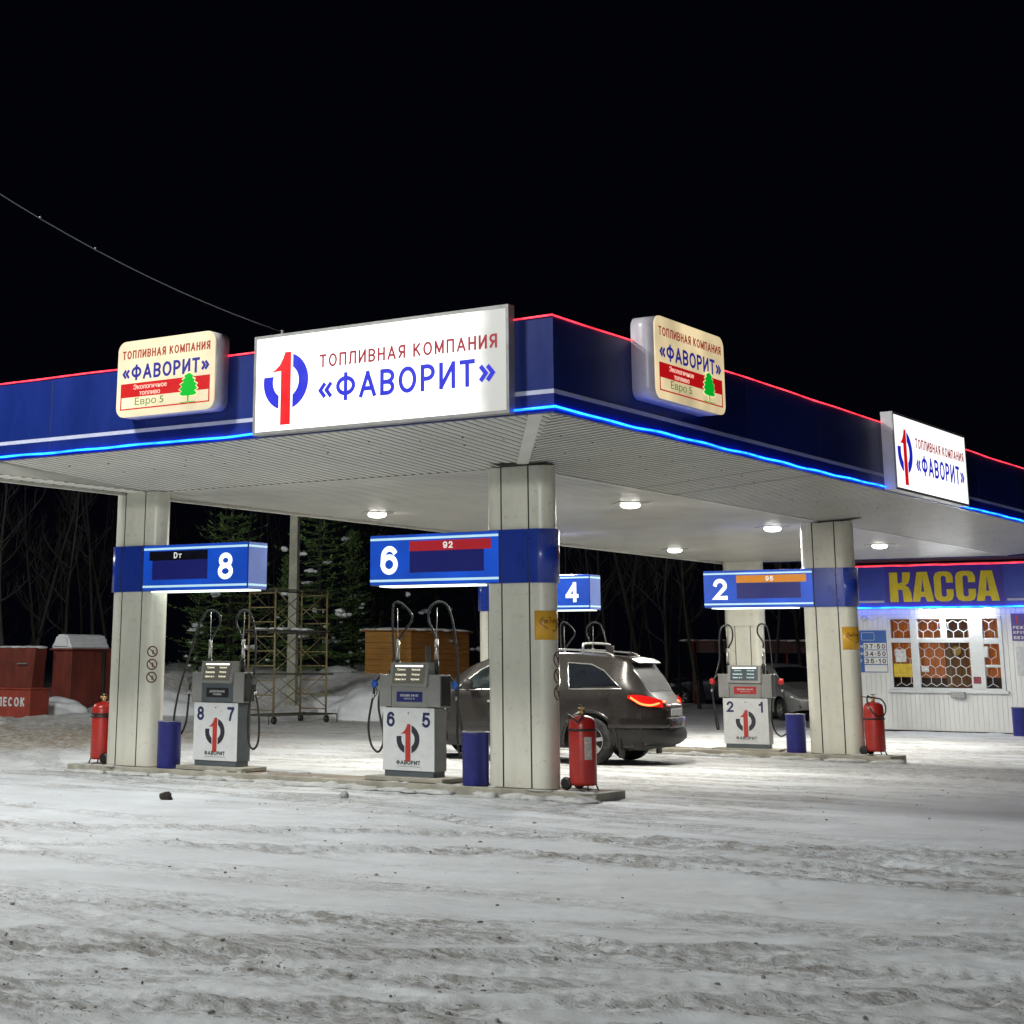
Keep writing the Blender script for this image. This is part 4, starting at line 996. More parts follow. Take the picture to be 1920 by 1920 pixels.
def interp(tab, x):
    if x <= tab[0][0]: return tab[0][1]
    for (a, b), (c, d) in zip(tab, tab[1:]):
        if x <= c:
            t = (x - a) / (c - a); t = t * t * (3 - 2 * t) * .35 + t * .65; return b + (d - b) * t
    return tab[-1][1]
class Body:
    # x runs from tail (0) to nose (L); profiles are tables
    def __init__(s, L, half, belt, top, sill, wheels, wr, half_roof, shoulder):
        s.__dict__.update(locals())
    def hw(s, x): return interp(s.half, x)
    def zb(s, x): return interp(s.belt, x)
    def zt(s, x): return max(interp(s.top, x), s.zb(x) + .012)
    def zs(s, x):
        z = interp(s.sill, x)
        for wx in s.wheels:
            dx = abs(x - wx)
            if dx < s.wr: z = max(z, s.wz + math.sqrt(s.wr ** 2 - dx ** 2))
        return z
    def ring(s, x):
        w, zb, zt, zs = s.hw(x), s.zb(x), s.zt(x), s.zs(x)
        lo = interp(s.sill, x); P = []
        def side(z):   # half width at height z on the lower body
            t = (z - lo) / max(zb - lo, .01)
            return w * (.955 + .045 * math.sin(min(max(t, 0), 1) * 2.3)) - .022 * max(0, t - .86) / .14
        for k in range(9):
            t = k / 8; z = zs + (zb - zs) * t; P.append((side(z), z))
        wr_ = interp(s.half_roof, x); h = zt - zb
        for k in range(1, 8):
            a = k / 7
            P.append((w * .965 + (wr_ - w * .965) * a ** 1.15, zb + h * (1 - (1 - a) ** 1.0) * .93))
        # roof edge round-over
        x1, z1 = P[-1]
        for q in (25, 50, 75): P.append((x1 - .10 * (1 - math.cos(R(q))) , z1 + h * .07 * math.sin(R(q))))
        for f in (.6, .3, 0): P.append((P[-1][0] * f if f else 0, zt + .012 * (1 - f)))
        return P
    def ysurf(s, x, z):
        P = s.ring(x)
        for (a, b), (c, d) in zip(P, P[1:]):
            if b <= z <= d and d > b: return a + (c - a) * (z - b) / (d - b)
        return P[8][0]
    def shell(s, n, m, parent, name='body'):
        xs = sorted(set([s.L * (.5 - .5 * math.cos(math.pi * k / n)) * .4 + s.L * k / n * .6 for k in range(n + 1)] + [wx + s.wr * math.cos(math.pi * k / 16) for wx in s.wheels for k in range(17)]))
        vs = []; k_ = None
        for x in xs:
            P = s.ring(x); full = P + [(-y, z) for y, z in reversed(P[:-1])]
            k_ = len(full); vs += [(x, y, z) for y, z in full]
        fs = [(i * k_ + j, i * k_ + j + 1, (i + 1) * k_ + j + 1, (i + 1) * k_ + j) for i in range(len(xs) - 1) for j in range(k_ - 1)]
        fs += [tuple(range(k_)), tuple((len(xs) - 1) * k_ + j for j in reversed(range(k_)))]
        o = MB().add(vs, fs, True).build(name, m, parent)
        return o
    def panel(s, outline, side, off, m, parent, name, sub=4, rim=None, rimr=.010):
        pts = []
        for (a, b), (c, d) in zip(outline, outline[1:] + outline[:1]):
            for k in range(sub): t = k / sub; pts.append((a + (c - a) * t, b + (d - b) * t))
        V = [Vector((x, side * (s.ysurf(x, z) + off), z)) for x, z in pts]
        zs_ = sorted(set(z for _, z in pts)); zlo, zhi = zs_[0], zs_[-1]; nz, nx = 8, 10; vs, fs = [], []
        E_ = list(zip(outline, outline[1:] + outline[:1]))
        for a in range(nz + 1):
            z = zlo + (zhi - zlo) * min(max(a / nz, .001), .999); xs_ = []
            for (x0, z0), (x1, z1) in E_:
                if (z0 - z) * (z1 - z) <= 0 and z0 != z1: xs_.append(x0 + (x1 - x0) * (z - z0) / (z1 - z0))
            if not xs_: xs_ = [pts[0][0]]
            for b in range(nx + 1):
                x = min(xs_) + (max(xs_) - min(xs_)) * b / nx; vs.append((x, side * (s.ysurf(x, z) + off), z))
            if a: fs += [((a - 1) * (nx + 1) + b, (a - 1) * (nx + 1) + b + 1, a * (nx + 1) + b + 1, a * (nx + 1) + b) for b in range(nx)]
        o = MB().add(vs, fs, True).build(name, m, parent)
        if rim: MB().tube(V + [V[0], V[1]], rimr, 5, False).build(name + '_trim', rim, o)
        return o
def suv():
    t = thing('parked_car', 'dark brown estate style SUV with glowing tail light refuelling between the islands', 'car', (-1.45, 7.15, 0), R(187))
    L = 5.08
    B = Body(L, half=[(0, .28), (.05, .46), (.14, .61), (.28, .75), (.5, .87), (.8, .945), (1.2, .98), (3.8, .985), (4.4, .95), (4.8, .86), (5.0, .70), (L, .60)],
             belt=[(0, .86), (.12, .98), (.30, 1.10), (.6, 1.14), (1.2, 1.135), (3.4, 1.10), (4.0, 1.06), (4.6, .96), (4.95, .82), (L, .70)],
             top=[(0, .90), (.10, 1.00), (.22, 1.10), (.42, 1.40), (.60, 1.62), (.85, 1.675), (1.5, 1.725), (2.3, 1.735), (2.9, 1.69), (3.25, 1.56), (3.95, 1.13), (4.3, 1.06), (4.7, .97), (4.95, .85), (L, .72)],
             sill=[(0, .42), (.15, .34), (.5, .27), (1.0, .25), (4.2, .24), (4.7, .26), (L, .36)],
             wheels=(1.12, 4.12), wr=.435, half_roof=[(0, .30), (.14, .50), (.3, .59), (.55, .625), (.9, .64), (2.5, .66), (3.2, .64), (3.9, .72), (4.4, .70), (L, .5)], shoulder=0)
    B.wz = .37
    body = B.shell(70, M_paint, t)
    MB().box(.3, 4.85, -.80, .80, .24, .80).build('underbody', M_trim, t)
    for wx, nm in ((1.12, 0), (4.12, 1)):
        for sd in (-1, 1):
            sedan_wheel(t, (wx, sd * .845, .37), .372, .26, 7, sd)
            # wheel arch lip
            pts = [(wx + .45 * math.cos(R(a)), sd * (B.hw(wx + .45 * math.cos(R(a))) * .985 + .004), .37 + .45 * math.sin(R(a))) for a in range(-8, 189, 7)]
            MB().tube(pts, .030, 6).build('arch_lip', M_paint, body)
    for sd in (-1, 1):
        MB().bbox(.60, .63, sd * .86 - .11, sd * .86 + .11, .12, .42, .006, 1).build('mud_flap', M_trim, t)
        # dark lower body: rear bumper valance and side sill
        B.panel([(1.60, .255), (3.62, .255), (3.62, .40), (1.60, .40)], sd, .012, M_trim, t, 'side_sill', 6)
        B.panel([(1.62, .52), (3.62, .52), (3.62, .545), (1.62, .545)], sd, .010, M_trim, t, 'door_strip', 6)
        # glasshouse
        B.panel([(.60, 1.175), (1.46, 1.160), (1.56, 1.575), (1.15, 1.55), (.92, 1.45)], sd, .006, M_glass, t, 'quarter_window', 5, M_chrome, .012)
        B.panel([(1.62, 1.158), (2.40, 1.145), (2.40, 1.62), (1.72, 1.60)], sd, .006, M_glass, t, 'rear_door_window', 5, M_chrome, .012)
        B.panel([(2.50, 1.145), (3.52, 1.12), (3.10, 1.46), (2.80, 1.585), (2.50, 1.615)], sd, .006, M_glass2, t, 'front_door_window', 5, M_chrome, .012)
        B.panel([(1.70, 1.53), (2.36, 1.545), (2.36, 1.615), (1.73, 1.60)], sd, .016, M_trim, t, 'wind_deflector', 5)
        # door shut lines, handles
        for x_, z0_, z1_ in ((1.50, .78, 1.13), (2.45, .40, 1.13), (3.55, .55, 1.10)):
            B.panel([(x_ - .006, z0_), (x_ + .006, z0_), (x_ + .006, z1_), (x_ - .006, z1_)], sd, .002, M_seam, body, 'shut_line', 3)
        for x_ in (1.78, 2.78):
            y_ = sd * (B.ysurf(x_, .95) + .025); MB().bbox(x_ - .11, x_ + .11, y_ - .014, y_ + .014, .935, .968, .008, 2).build('door_handle', M_chrome, t)
        # mirror
        mr = MB().blob((3.20, sd * 1.10, 1.22), (.09, .12, .10), 2, 4, .06).build('wing_mirror', M_trim, t)
        MB().box(3.15, 3.23, min(sd * .92, sd * 1.06), max(sd * .92, sd * 1.06), 1.13, 1.16).build('mirror_arm', M_trim, mr)
        # roof rail
        pts = [(x_, sd * .60, B.zt(x_) + .005 + (.045 if 0 < i < 9 else -.01)) for i, x_ in enumerate([.80, .92, 1.2, 1.5, 1.8, 2.1, 2.4, 2.6, 2.78, 2.9])]
        MB().tube(crom(pts, 3), .018, 6).build('roof_rail', M_chrome, t)
        # tail lamp, wrapping round the corner
        zc = .99
        lamp = []
        for (x_, za, zb_) in ((.50, 1.03, 1.075), (.42, .985, 1.085), (.32, .935, 1.08), (.22, .905, 1.06), (.12, .895, 1.03), (.06, .89, .995)):
            lamp.append((x_, za, zb_))
        vs = []; fs = []
        for i, (x_, za, zb_) in enumerate(lamp):
            for z_ in (za, (za + zb_) / 2, zb_): vs.append((x_ - .004, sd * (min(B.ysurf(x_, min(z_, B.zb(x_) - .005)), B.hw(x_)) + .010), z_))
            if i:
                for k in (0, 1): b_ = (i - 1) * 3 + k; fs.append((b_, b_ + 1, b_ + 4, b_ + 3))
        # carry it on across the tail
        i0 = len(vs) - 3
        for j, (yy, xx) in enumerate(((.40, .035), (.30, .0))):
            for z_ in (.905, .945, .985): vs.append((xx + max(0, z_ - .90) * .9, sd * yy, z_))
            b_ = len(vs) - 6
            for k in (0, 1): fs.append((b_ + k, b_ + k + 1, b_ + k + 4, b_ + k + 3))
        tl = MB().add(vs, fs, True).build('tail_light', mat('tail_red', (.30, .008, .008), .2, emit=(1, .012, .008), estr=.5), t)
        pts = []
        for (x_, z_) in ((.46, 1.045), (.40, 1.0), (.31, .945), (.20, .925), (.12, .945), (.08, .985)):
            pts.append((x_ - .006, sd * (min(B.ysurf(x_, z_), B.hw(x_)) + .018), z_))
        MB().tube(crom(pts, 4), .015, 6).build('light_strip', em('tail_strip_glow', (1, .14, .04), 4.5), tl)
    # windscreen, rear window, spoiler
    def across(x0, x1, f, off, n=8):
        vs, fs = [], []
        for i in range(n + 1):
            x = x0 + (x1 - x0) * i / n; z = B.zt(x) + off; w = interp(B.half_roof, x) * f
            for k in range(5): u = -1 + k * .5; vs.append((x, u * w, z + .014 - .022 * abs(u) ** 2))
            if i:
                for k in range(4): b_ = (i - 1) * 5 + k; fs.append((b_, b_ + 1, b_ + 6, b_ + 5))
        return MB().add(vs, fs, True)
    across(3.18, 3.95, .93, .008).build('windscreen', M_glass2, t)
    across(.235, .585, .92, .012).build('rear_window', M_frost, t)
    sp = [(x_, z_) for x_, z_ in ((.43, 1.575), (.44, 1.60), (.55, 1.645), (.75, 1.68), (.95, 1.69), (.95, 1.65), (.66, 1.59))]
    MB().prism(sp, -.54, .54, 'xz').build('spoiler', M_paint, t)
    MB().tube([(.30, -.05, 1.17), (.42, .35, 1.30)], .010, 5).build('rear_wiper', M_trim, t)
    MB().bbox(-.05, .30, -.40, .40, .55, .74, .05, 3).build('bumper_step', M_paint, t)
    # rear bumper: painted upper, dark valance
    vs = []
    mb = MB()
    P = [(.80, .965), (.5, .895), (.27, .775), (.10, .61), (.0, .43), (-.05, .22), (-.06, 0)]
    P = P + [(x, -y) for x, y in reversed(P[:-1])]
    for z_, k, ins in ((.72, 0, .0), (.66, 1, -.018), (.60, 2, -.022), (.575, 3, -.006)):
        vs += [(x + (ins if x < .3 else 0), y * (1 + (-ins) * .5), z_) for x, y in P]
    n_ = len(P); mb.add(vs, [(a * n_ + i, a * n_ + i + 1, (a + 1) * n_ + i + 1, (a + 1) * n_ + i) for a in range(3) for i in range(n_ - 1)], True); mb.build('bumper', M_paint, t)
    mb = MB(); vs = []
    for z_, ins in ((.572, .004), (.48, -.03), (.40, -.02), (.33, .06), (.30, .12)):
        vs += [(x + (ins if x < .5 else 0), y * (.99 - max(ins, 0) * .5), z_ - (0 if x > .5 else 0)) for x, y in P]
    mb.add(vs, [(a * n_ + i, a * n_ + i + 1, (a + 1) * n_ + i + 1, (a + 1) * n_ + i) for a in range(4) for i in range(n_ - 1)], True); mb.build('bumper_valance', M_trim, t)
    MB().bbox(-.014, -.002, -.25, .25, .755, .865, .004, 1).build('number_plate', mat('plate_white', (.5, .5, .5), .5, var=.4, scale=20), t)
    MB().box(-.062, -.02, -.30, .30, .60, .625).build('reflector', mat('reflector_red', (.25, .01, .01), .2), t)
    # carrier foot and bar on the roof
    rc = MB().bbox(1.28, 1.40, -.66, -.56, 1.70, 1.86, .02, 2).build('carrier_foot', M_trim, t)
    MB().tube(crom([(1.34, .61, 1.72), (1.34, .60, 1.85), (1.34, .52, 1.875), (1.34, .0, 1.885), (1.34, -.52, 1.875), (1.34, -.60, 1.85), (1.34, -.61, 1.72)], 5), .022, 7).build('carrier_bar', M_alu, t)
    MB().blob((.75, 0, 1.72), (.06, .02, .03), 2, 1, .05).build('roof_aerial', M_trim, t)
    return t
suv()
def small_car(label, loc, rz, L, H, m, snow, seed, headlamp=False):
    t = thing('parked_car', label, 'car', loc, rz)
    k = L / 4.2; hh = H - 1.45
    B = Body(L, half=[(0, .66), (.2 * k, .78), (.8 * k, .84), (3.4 * k, .84), (3.9 * k, .76), (L, .58)],
             belt=[(0, .82), (.3 * k, .92), (1 * k, .95), (3.0 * k, .93), (3.7 * k, .82), (L, .62)],
             top=[(0, .90), (.25 * k, 1.05), (.55 * k, 1.36 + hh), (1.2 * k, 1.44 + hh), (2.0 * k, 1.43 + hh), (2.5 * k, 1.32 + hh), (3.15 * k, .97 + hh * .4), (3.8 * k, .86), (4.1 * k, .70), (L, .64)],
             sill=[(0, .40), (.3 * k, .24), (3.8 * k, .22), (L, .30)], wheels=(.78 * k, 3.38 * k), wr=.36, half_roof=[(0, .5), (.5 * k, .56), (2.2 * k, .56), (3.2 * k, .6), (L, .45)], shoulder=0)
    B.wz = .30
    body = B.shell(40, m, t)
    MB().box(.3, L - .3, -.66, .66, .2, .62).build('underbody', M_trim, t)
    for wx in B.wheels:
        for sd in (-1, 1): sedan_wheel(t, (wx, sd * .73, .30), .30, .19, 6, sd)
    for sd in (-1, 1):
        B.panel([(.75 * k, .99), (1.55 * k, .985), (1.55 * k, 1.34 + hh), (.95 * k, 1.32 + hh)], sd, .006, M_glass, t, 'rear_window', 4)
        B.panel([(1.63 * k, .985), (2.75 * k, .97), (2.25 * k, 1.26 + hh), (1.63 * k, 1.34 + hh)], sd, .006, M_glass, t, 'front_window', 4)
        mr = MB().blob((2.75 * k, sd * .93, 1.02), (.06, .09, .07), 2, 4, .06).build('wing_mirror', m, t)
        hx = 3.92 * k
        B.panel([(3.60 * k, .70), (4.02 * k, .58), (4.05 * k, .68), (3.75 * k, .80)], sd, .012, mat('headlamp_glass', (.5, .5, .48), .15, metal=.3), t, 'headlight', 4)
    def across(x0, x1, f, off, n=6):
        vs, fs = [], []
        for i in range(n + 1):
            x = x0 + (x1 - x0) * i / n; z = B.zt(x) + off; w = interp(B.half_roof, x) * f
            for q in range(5): u = -1 + q * .5; vs.append((x, u * w, z + .014 - .022 * abs(u) ** 2))
            if i:
                for q in range(4): b_ = (i - 1) * 5 + q; fs.append((b_, b_ + 1, b_ + 6, b_ + 5))
        return MB().add(vs, fs, True)
    across(2.45 * k, 3.12 * k, .95, .008).build('windscreen', M_glass, t)
    across(.26 * k, .54 * k, .9, .008).build('back_window', M_glass, t)
    MB().bbox(L - .16, L - .02, -.60, .60, .34, .52, .03, 2).build('grille', M_trim, t)
    if snow:
        across(.5 * k, 2.3 * k, .92, .03, 10).build('roof_snow', M_snowcap, t)
        across(3.15 * k, 3.9 * k, .9, .03, 6).build('bonnet_snow', M_snowcap, t)
        if snow > 1: across(2.3 * k, 3.15 * k, .9, .028, 6).build('windscreen_snow', mat('thin_snow', (.3, .32, .33), .8, var=.4, scale=2), t)
    return t
M_navyp = mat('navy_car_paint', (.012, .016, .04), .35, coat=.3)
M_greyp = mat('grey_car_paint', (.34, .34, .33), .32, metal=.3, coat=.4)
M_blackp = mat('black_car_paint', (.006, .007, .008), .3, coat=.4)
small_car('dark blue parked car under snow, behind the tail of the brown SUV', (-13.9, 41.1, .05), R(190), 4.3, 1.38, M_navyp, 2, 1)
small_car('grey parked car with its headlight showing beside the sleeved column', (-10.2, 30.2, .03), R(-40), 4.0, 1.55, M_greyp, 0, 2)
small_car('black parked car with a dark windscreen beside the kiosk', (-9.2, 36.4, .05), R(-62), 4.5, 1.85, M_blackp, 1, 3)
# ------------------------------------------------------------------ cash kiosk
M_siding = mat('white_siding', (.74, .75, .74), .45, var=.12, scale=2, stretch=(1, 1, .3))
M_frame = mat('window_frame_paint', (.62, .65, .65), .35, var=.08)
def thin_glass():
    m = bpy.data.materials.new('window_glass'); m.use_nodes = True; nt = m.node_tree; N = nt.nodes.new; L = nt.links.new
    nt.nodes.remove(nt.nodes['Principled BSDF']); out = nt.nodes['Material Output']
    a = N('ShaderNodeBsdfTransparent'); a.inputs[0].default_value = (.92, .94, .93, 1); g = N('ShaderNodeBsdfGlossy'); g.inputs['Roughness'].default_value = .05
    f = N('ShaderNodeFresnel'); f.inputs['IOR'].default_value = 1.45; mx = N('ShaderNodeMixShader')
    L(f.outputs[0], mx.inputs[0]); L(a.outputs[0], mx.inputs[1]); L(g.outputs[0], mx.inputs[2]); L(mx.outputs[0], out.inputs['Surface'])
    return m
M_pane = thin_glass()
kiosk = thing('cash_kiosk', 'white sided cash kiosk with barred window and yellow lettered blue sign', 'kiosk', (0, 0, 0))
KY = 23.4; KX0, KX1 = -4.48, 3.2
wx0, wx1, wz0, wz1 = -3.62, -.86, .98, 2.70
def siding(mb, x0, x1, z0, z1):
    n = max(1, round((x1 - x0) / .115)); w = (x1 - x0) / n
    for i in range(n): mb.bbox(x0 + i * w + .0018, x0 + (i + 1) * w - .0018, KY - .012, KY + .03, z0, z1, .005, 1)
mb = MB(); siding(mb, KX0, wx0, 0.02, 3.0); siding(mb, wx1, KX1, 0.02, 3.0); siding(mb, wx0 + .002, wx1 - .002, 0.02, wz0); siding(mb, wx0 + .002, wx1 - .002, wz1, 3.0)
mb.build('front_wall', M_siding, kiosk)
MB().box(KX0, KX0 + .06, KY + .035, 26.6, 0.02, 3.9).build('side_wall', M_siding, kiosk)
MB().box(KX1 - .06, KX1, KY + .035, 26.6, 0.02, 3.9).build('side_wall', M_siding, kiosk)
MB().box(KX0 + .065, KX1 - .065, 26.5, 26.6, 0.02, 3.9).build('rear_wall', M_siding, kiosk)
MB().box(KX0 - .04, KX1 + .1, KY - .1, 26.7, 3.935, 3.98).build('roof', M_steel, kiosk)
MB().box(KX0 + .01, KX1, KY - .03, KY - .015, -.05, .035).build('skirting', M_seam, kiosk)
# blue sign fascia
MB().box(KX0 + .08, KX1, KY - .19, KY - .014, 2.935, 3.925).build('sign_board', mat('blue_vinyl', (.035, .07, .5), .33, var=.2, scale=2, bump=.05, bscale=3), kiosk)
d = KY - .193
bn = flat(rect(-3.55, -.68, 2.96, 3.90), d, mat('violet_vinyl', (.05, .03, .42), .4, var=.25, scale=1.5, bump=.3, bscale=2.5), kiosk, 'banner')
M_yv = mat('yellow_vinyl', (.86, .68, .015), .4, var=.12, scale=5)
def heavy(polys, x0, x1, holes=None):
    # poster-weight condensed letters as outlines in a unit box
    mb = MB(); w = x1 - x0
    for q, P in enumerate(polys): mb.prism([(x0 + a * w, 3.06 + b * .71) for a, b in P], d - .008 - .0003 * q, d - .004, 'xz')
    mb.build('letter', M_yv, bn)
def cee():
    o = [(.0, .18), (.10, .05), (.30, 0), (.70, 0), (.90, .05), (1, .18), (1, .40), (.64, .40), (.64, .20), (.56, .15), (.44, .15), (.37, .20), (.37, .80), (.44, .85), (.56, .85), (.64, .80), (.64, .62), (1, .62), (1, .82), (.90, .95), (.70, 1), (.30, 1), (.10, .95), (0, .82)]
    return [o[:12] + [(.37, .5), (0, .5)], [(0, .5), (.37, .5)] + o[12:]]
AA = [[(.0, 0), (.34, 0), (.40, .18), (.43, .32), (.5, .82), (.5, 1), (.26, 1)], [(1, 0), (.66, 0), (.60, .18), (.57, .32), (.5, .82), (.5, 1), (.74, 1)], [(.38, .16), (.62, .16), (.59, .33), (.41, .33)]]
KK = [[(0, 0), (.38, 0), (.38, 1), (0, 1)], [(.381, .42), (.58, .40), (.62, 0), (1, 0), (.97, .30), (.86, .50), (.70, .55), (.86, .62), (.95, .80), (.97, 1), (.62, 1), (.58, .66), (.381, .62)]]
for P, x0, x1 in ((KK, -3.44, -2.90), (AA, -2.89, -2.36), (cee(), -2.34, -1.88), (cee(), -1.82, -1.35), (AA, -1.34, -.80)): heavy(P, x0, x1)
MB().box(-4.38, -3.60, d - .003, d, 3.045, 3.095).box(-.63, 2.0, d - .003, d, 3.06, 3.11).build('white_stripe', mat('stripe_white', (.55, .56, .62), .4), kiosk)
for dz, m_, lb, r_ in ((2.925, E_rope_blue, 'blue rope light under the cash kiosk sign', .018), (3.935, E_rope_red, 'red rope light along the top of the cash kiosk sign', .016)):
    rope(lb, wavy((KX0 + .06, KY - .21, dz), (KX1, KY - .21, dz), 22, .006, 9), m_, r_)
# lamp under the sign
lt = thing('wall_lamp', 'bright tube lamp under the cash kiosk sign above the window', 'lamp', (-1.92, KY - .15, 2.868))
MB().bbox(-.72, .72, -.045, .045, .0, .05, .008, 1).build('lamp_body', M_white, lt)
MB().tube([(-.69, 0, -.012), (.69, 0, -.012)], .022, 10).build('tube', em('kiosk_tube', (.95, 1.0, .98), 190.0), lt)
# window: frame bars, glass, grille, curtains
win = MB()
yf0, yf1 = KY - .045, KY + .02
T = .055
def bar(x0, x1, z0, z1, dy=0): win.bbox(x0, x1, yf0 + dy, yf1, z0, z1, .006, 1)
bar(wx0, wx1, wz1 - .05, wz1); bar(wx0, wx1, wz0, wz0 + .05)
bar(wx0, wx0 + .07, wz0 + .05, wz1 - .05); bar(wx1 - .09, wx1, wz0 + .05, wz1 - .05)
for x0, x1 in ((-3.06, -2.88), (-1.64, -1.31)): bar(x0, x1, wz0 + .05, wz1 - .05, -.006)
bar(-2.32, -2.18, 2.20, wz1 - .05)
for x0, x1 in ((wx0 + .07, -3.06), (-2.88, -1.64)): bar(x0, x1, 2.09, 2.20)
bar(-1.31, wx1 - .09, 2.06, 2.20); bar(-1.31, wx1 - .09, 1.52, 1.58)
bar(-1.31, -1.22, 1.75, 2.0, -.01)
wo = win.build('window_frame', M_frame, kiosk)
MB().box(wx0 + .06, wx1 - .08, KY + .022, KY + .026, wz0 + .04, wz1 - .04).build('glass', M_pane, wo)
g = MB(); hx = .122
for j in range(12):
    for i in range(26):
        cx = wx0 + .02 + i * 2 * hx + (hx if j % 2 else 0); cz = wz0 + .02 + j * hx * math.sqrt(3)
        rr = hx * 2 / math.sqrt(3)
        V = [(cx + rr * math.sin(R(60 * k)), cz + rr * math.cos(R(60 * k))) for k in range(6)]
        for k in (0, 1, 2):
            a, b = V[k], V[(k + 1) % 6]
            if all(wx0 + .05 < p[0] < wx1 - .07 and wz0 + .04 < p[1] < wz1 - .04 for p in (a, b)):
                g.tube([(a[0], KY - .012, a[1]), (b[0], KY - .012, b[1])], .0085, 4, False)
g.build('hexagon_grille', M_frame, wo)
def curtain(x0, x1, z0, z1, m, y, seed):
    n = int((x1 - x0) / .02); vs = []; fs = []; r_ = random.Random(seed); ph = r_.uniform(0, 6)
    for i in range(n + 1):
        x = x0 + (x1 - x0) * i / n; yy = y + .022 * math.sin(x * 26 + ph) + .012 * math.sin(x * 61 + ph * 2)
        vs += [(x, yy, z0), (x, yy, z1)]
        if i: fs.append((2 * i - 2, 2 * i, 2 * i + 1, 2 * i - 1))
    return MB().add(vs, fs, True).build('curtain', m, wo)
M_cur = mat('orange_curtain', (.55, .15, .03), .8, emit=(.60, .15, .025), estr=.11, var=.35, scale=2.5, stretch=(6, 1, .5))  # both curtain colours glow by themselves, standing in for room light behind
M_curd = mat('brown_curtain', (.13, .06, .022), .8, emit=(.4, .14, .04), estr=.07, var=.4, scale=2.5, stretch=(6, 1, .5))
curtain(wx0, -2.30, wz0 + .28, wz1, M_cur, KY + .16, 1); curtain(-2.30, -1.72, wz0, wz1, M_curd, KY + .18, 2); curtain(-1.74, wx1, wz0 + .3, wz1, M_cur, KY + .16, 3)
MB().box(wx0 - .3, wx1 + .3, KY + .30, KY + .33, .6, 2.95).build('interior_back', mat('interior_brown', (.045, .018, .010), .8, var=.5), kiosk)
MB().lathe([(0, -.004), (.10, -.003), (.11, .004), (0, .005)], (-2.0, KY + .10, 1.90), 20, 'y').build('clock_face', mat('gold_disc', (.5, .33, .06), .4), wo)
MB().box(-3.46, -3.20, KY - .022, KY - .018, 1.63, 1.93).build('paper_notice', mat('paper', (.62, .64, .62), .6, var=.35, scale=18), wo)
MB().box(-3.52, -3.05, KY - .022, KY - .018, 1.28, 1.59).build('yellow_notice', mat('yellow_paper', (.62, .44, .02), .5, var=.3, scale=9), wo)
MB().box(-2.84, -2.66, KY - .022, KY - .018, 1.40, 1.54).build('small_notice', mat('paper', (.6, .6, .6)), wo)
MB().box(-1.60, -1.42, yf0 - .008, yf0 - .004, 1.14, 1.30).build('card_sticker', mat('crimson_sticker', (.28, .03, .05), .5, var=.8, scale=25), wo)
MB().bbox(wx0 - .04, wx1 + .08, KY - .13, KY - .014, wz0 - .07, wz0 - .002, .008, 1).build('window_sill', M_frame, wo)
MB().bbox(-2.13, -1.79, KY - .20, KY - .132, .80, .95, .01, 1).build('money_tray', M_steel, wo)
MB().box(KX0 + .1, wx1 + .1, KY - .02, KY - .0125, 2.745, 2.77).build('drip_rail', M_frame, kiosk)
cm = MB().blob((-4.18, KY - .08, 2.68), (.085, .07, .075), 2, 3, .02).build('security_camera', M_white, kiosk)
MB().tube(crom([(-4.1, KY - .03, 2.68), (-3.98, KY - .03, 2.62), (-3.86, KY - .03, 2.68), (-3.75, KY - .03, 2.72)], 4), .008, 5).build('cable', M_white, cm)
# price board and opening hours board hang on the wall
pb = thing('price_board', 'blue and white fuel price board on the kiosk wall left of the window', 'price board', (0, 0, 0))
MB().box(-4.46, -3.67, KY - .045, KY - .014, 1.38, 2.385).build('board', mat('price_blue', (.015, .10, .38), .4), pb)
M_pw = mat('price_white', (.68, .70, .68), .4, var=.05)
for k, (z, pr, gr) in enumerate(((2.0, '37•50', 'АИ-95'), (1.825, '34•50', 'АИ-92'), (1.65, '35•10', 'ДТ'), (1.47, '', ''))):
    s = MB().box(-4.24, -3.672, KY - .052, KY - .0455, z - .075, z + .082).build('price_strip', M_pw, pb)
    if pr:
        text(pr, -3.955, z, .52, .115, M_ink, s, KY - .0555, wt=.19, gap=.25); text(gr, -4.35, z, .19 if len(gr) > 2 else .1, .065, M_pw, pb, KY - .0485, wt=.2)
MB().tube([(x, KY - .05, z) for x, z in rrect(-4.28, -3.96, 2.15, 2.33, .02, 3)] + [(-3.96, KY - .05, 2.3)], .005, 4, False).build('badge_outline', M_pw, pb)
nb = thing('notice_board', 'violet opening hours board on the kiosk wall right of the window', 'notice board', (0, 0, 0))
MB().box(-.63, .55, KY - .04, KY - .014, 2.13, 2.76).build('board', mat('violet_board', (.06, .02, .20), .4), nb)
for z, tx, w in ((2.44, 'РЕЖИМ РАБОТЫ', .95), (2.325, 'КРУГЛОСУТОЧНО', 1.0), (2.205, 'БЕЗ ПЕРЕРЫВА', .95)): text(tx, -.61 + w / 2 + .02, z, w, .07, M_pw, nb, KY - .044, wt=.2)
text('АЗС', -.05, 2.60, .3, .10, M_pw, nb, KY - .044)
text('1', -.50, 2.62, .05, .17, M_redink, nb, KY - .044, bold=.03)
MB().box(-.57, .35, KY - .03, KY - .014, 1.33, 2.0).build('paper_sheet', mat('pale_sheet', (.50, .52, .52), .5, var=.25, scale=14), nb)

# ------------------------------------------------------------------ beyond the station
def polar(px, D):
    a = -YAW + math.atan((px - 721.4) / 3181 / .98); return CX + D * math.sin(a), CY + D * math.cos(a)
def rot2(o, px): o.rotation_euler.z = -(-YAW + math.atan((px - 721.4) / 3181))
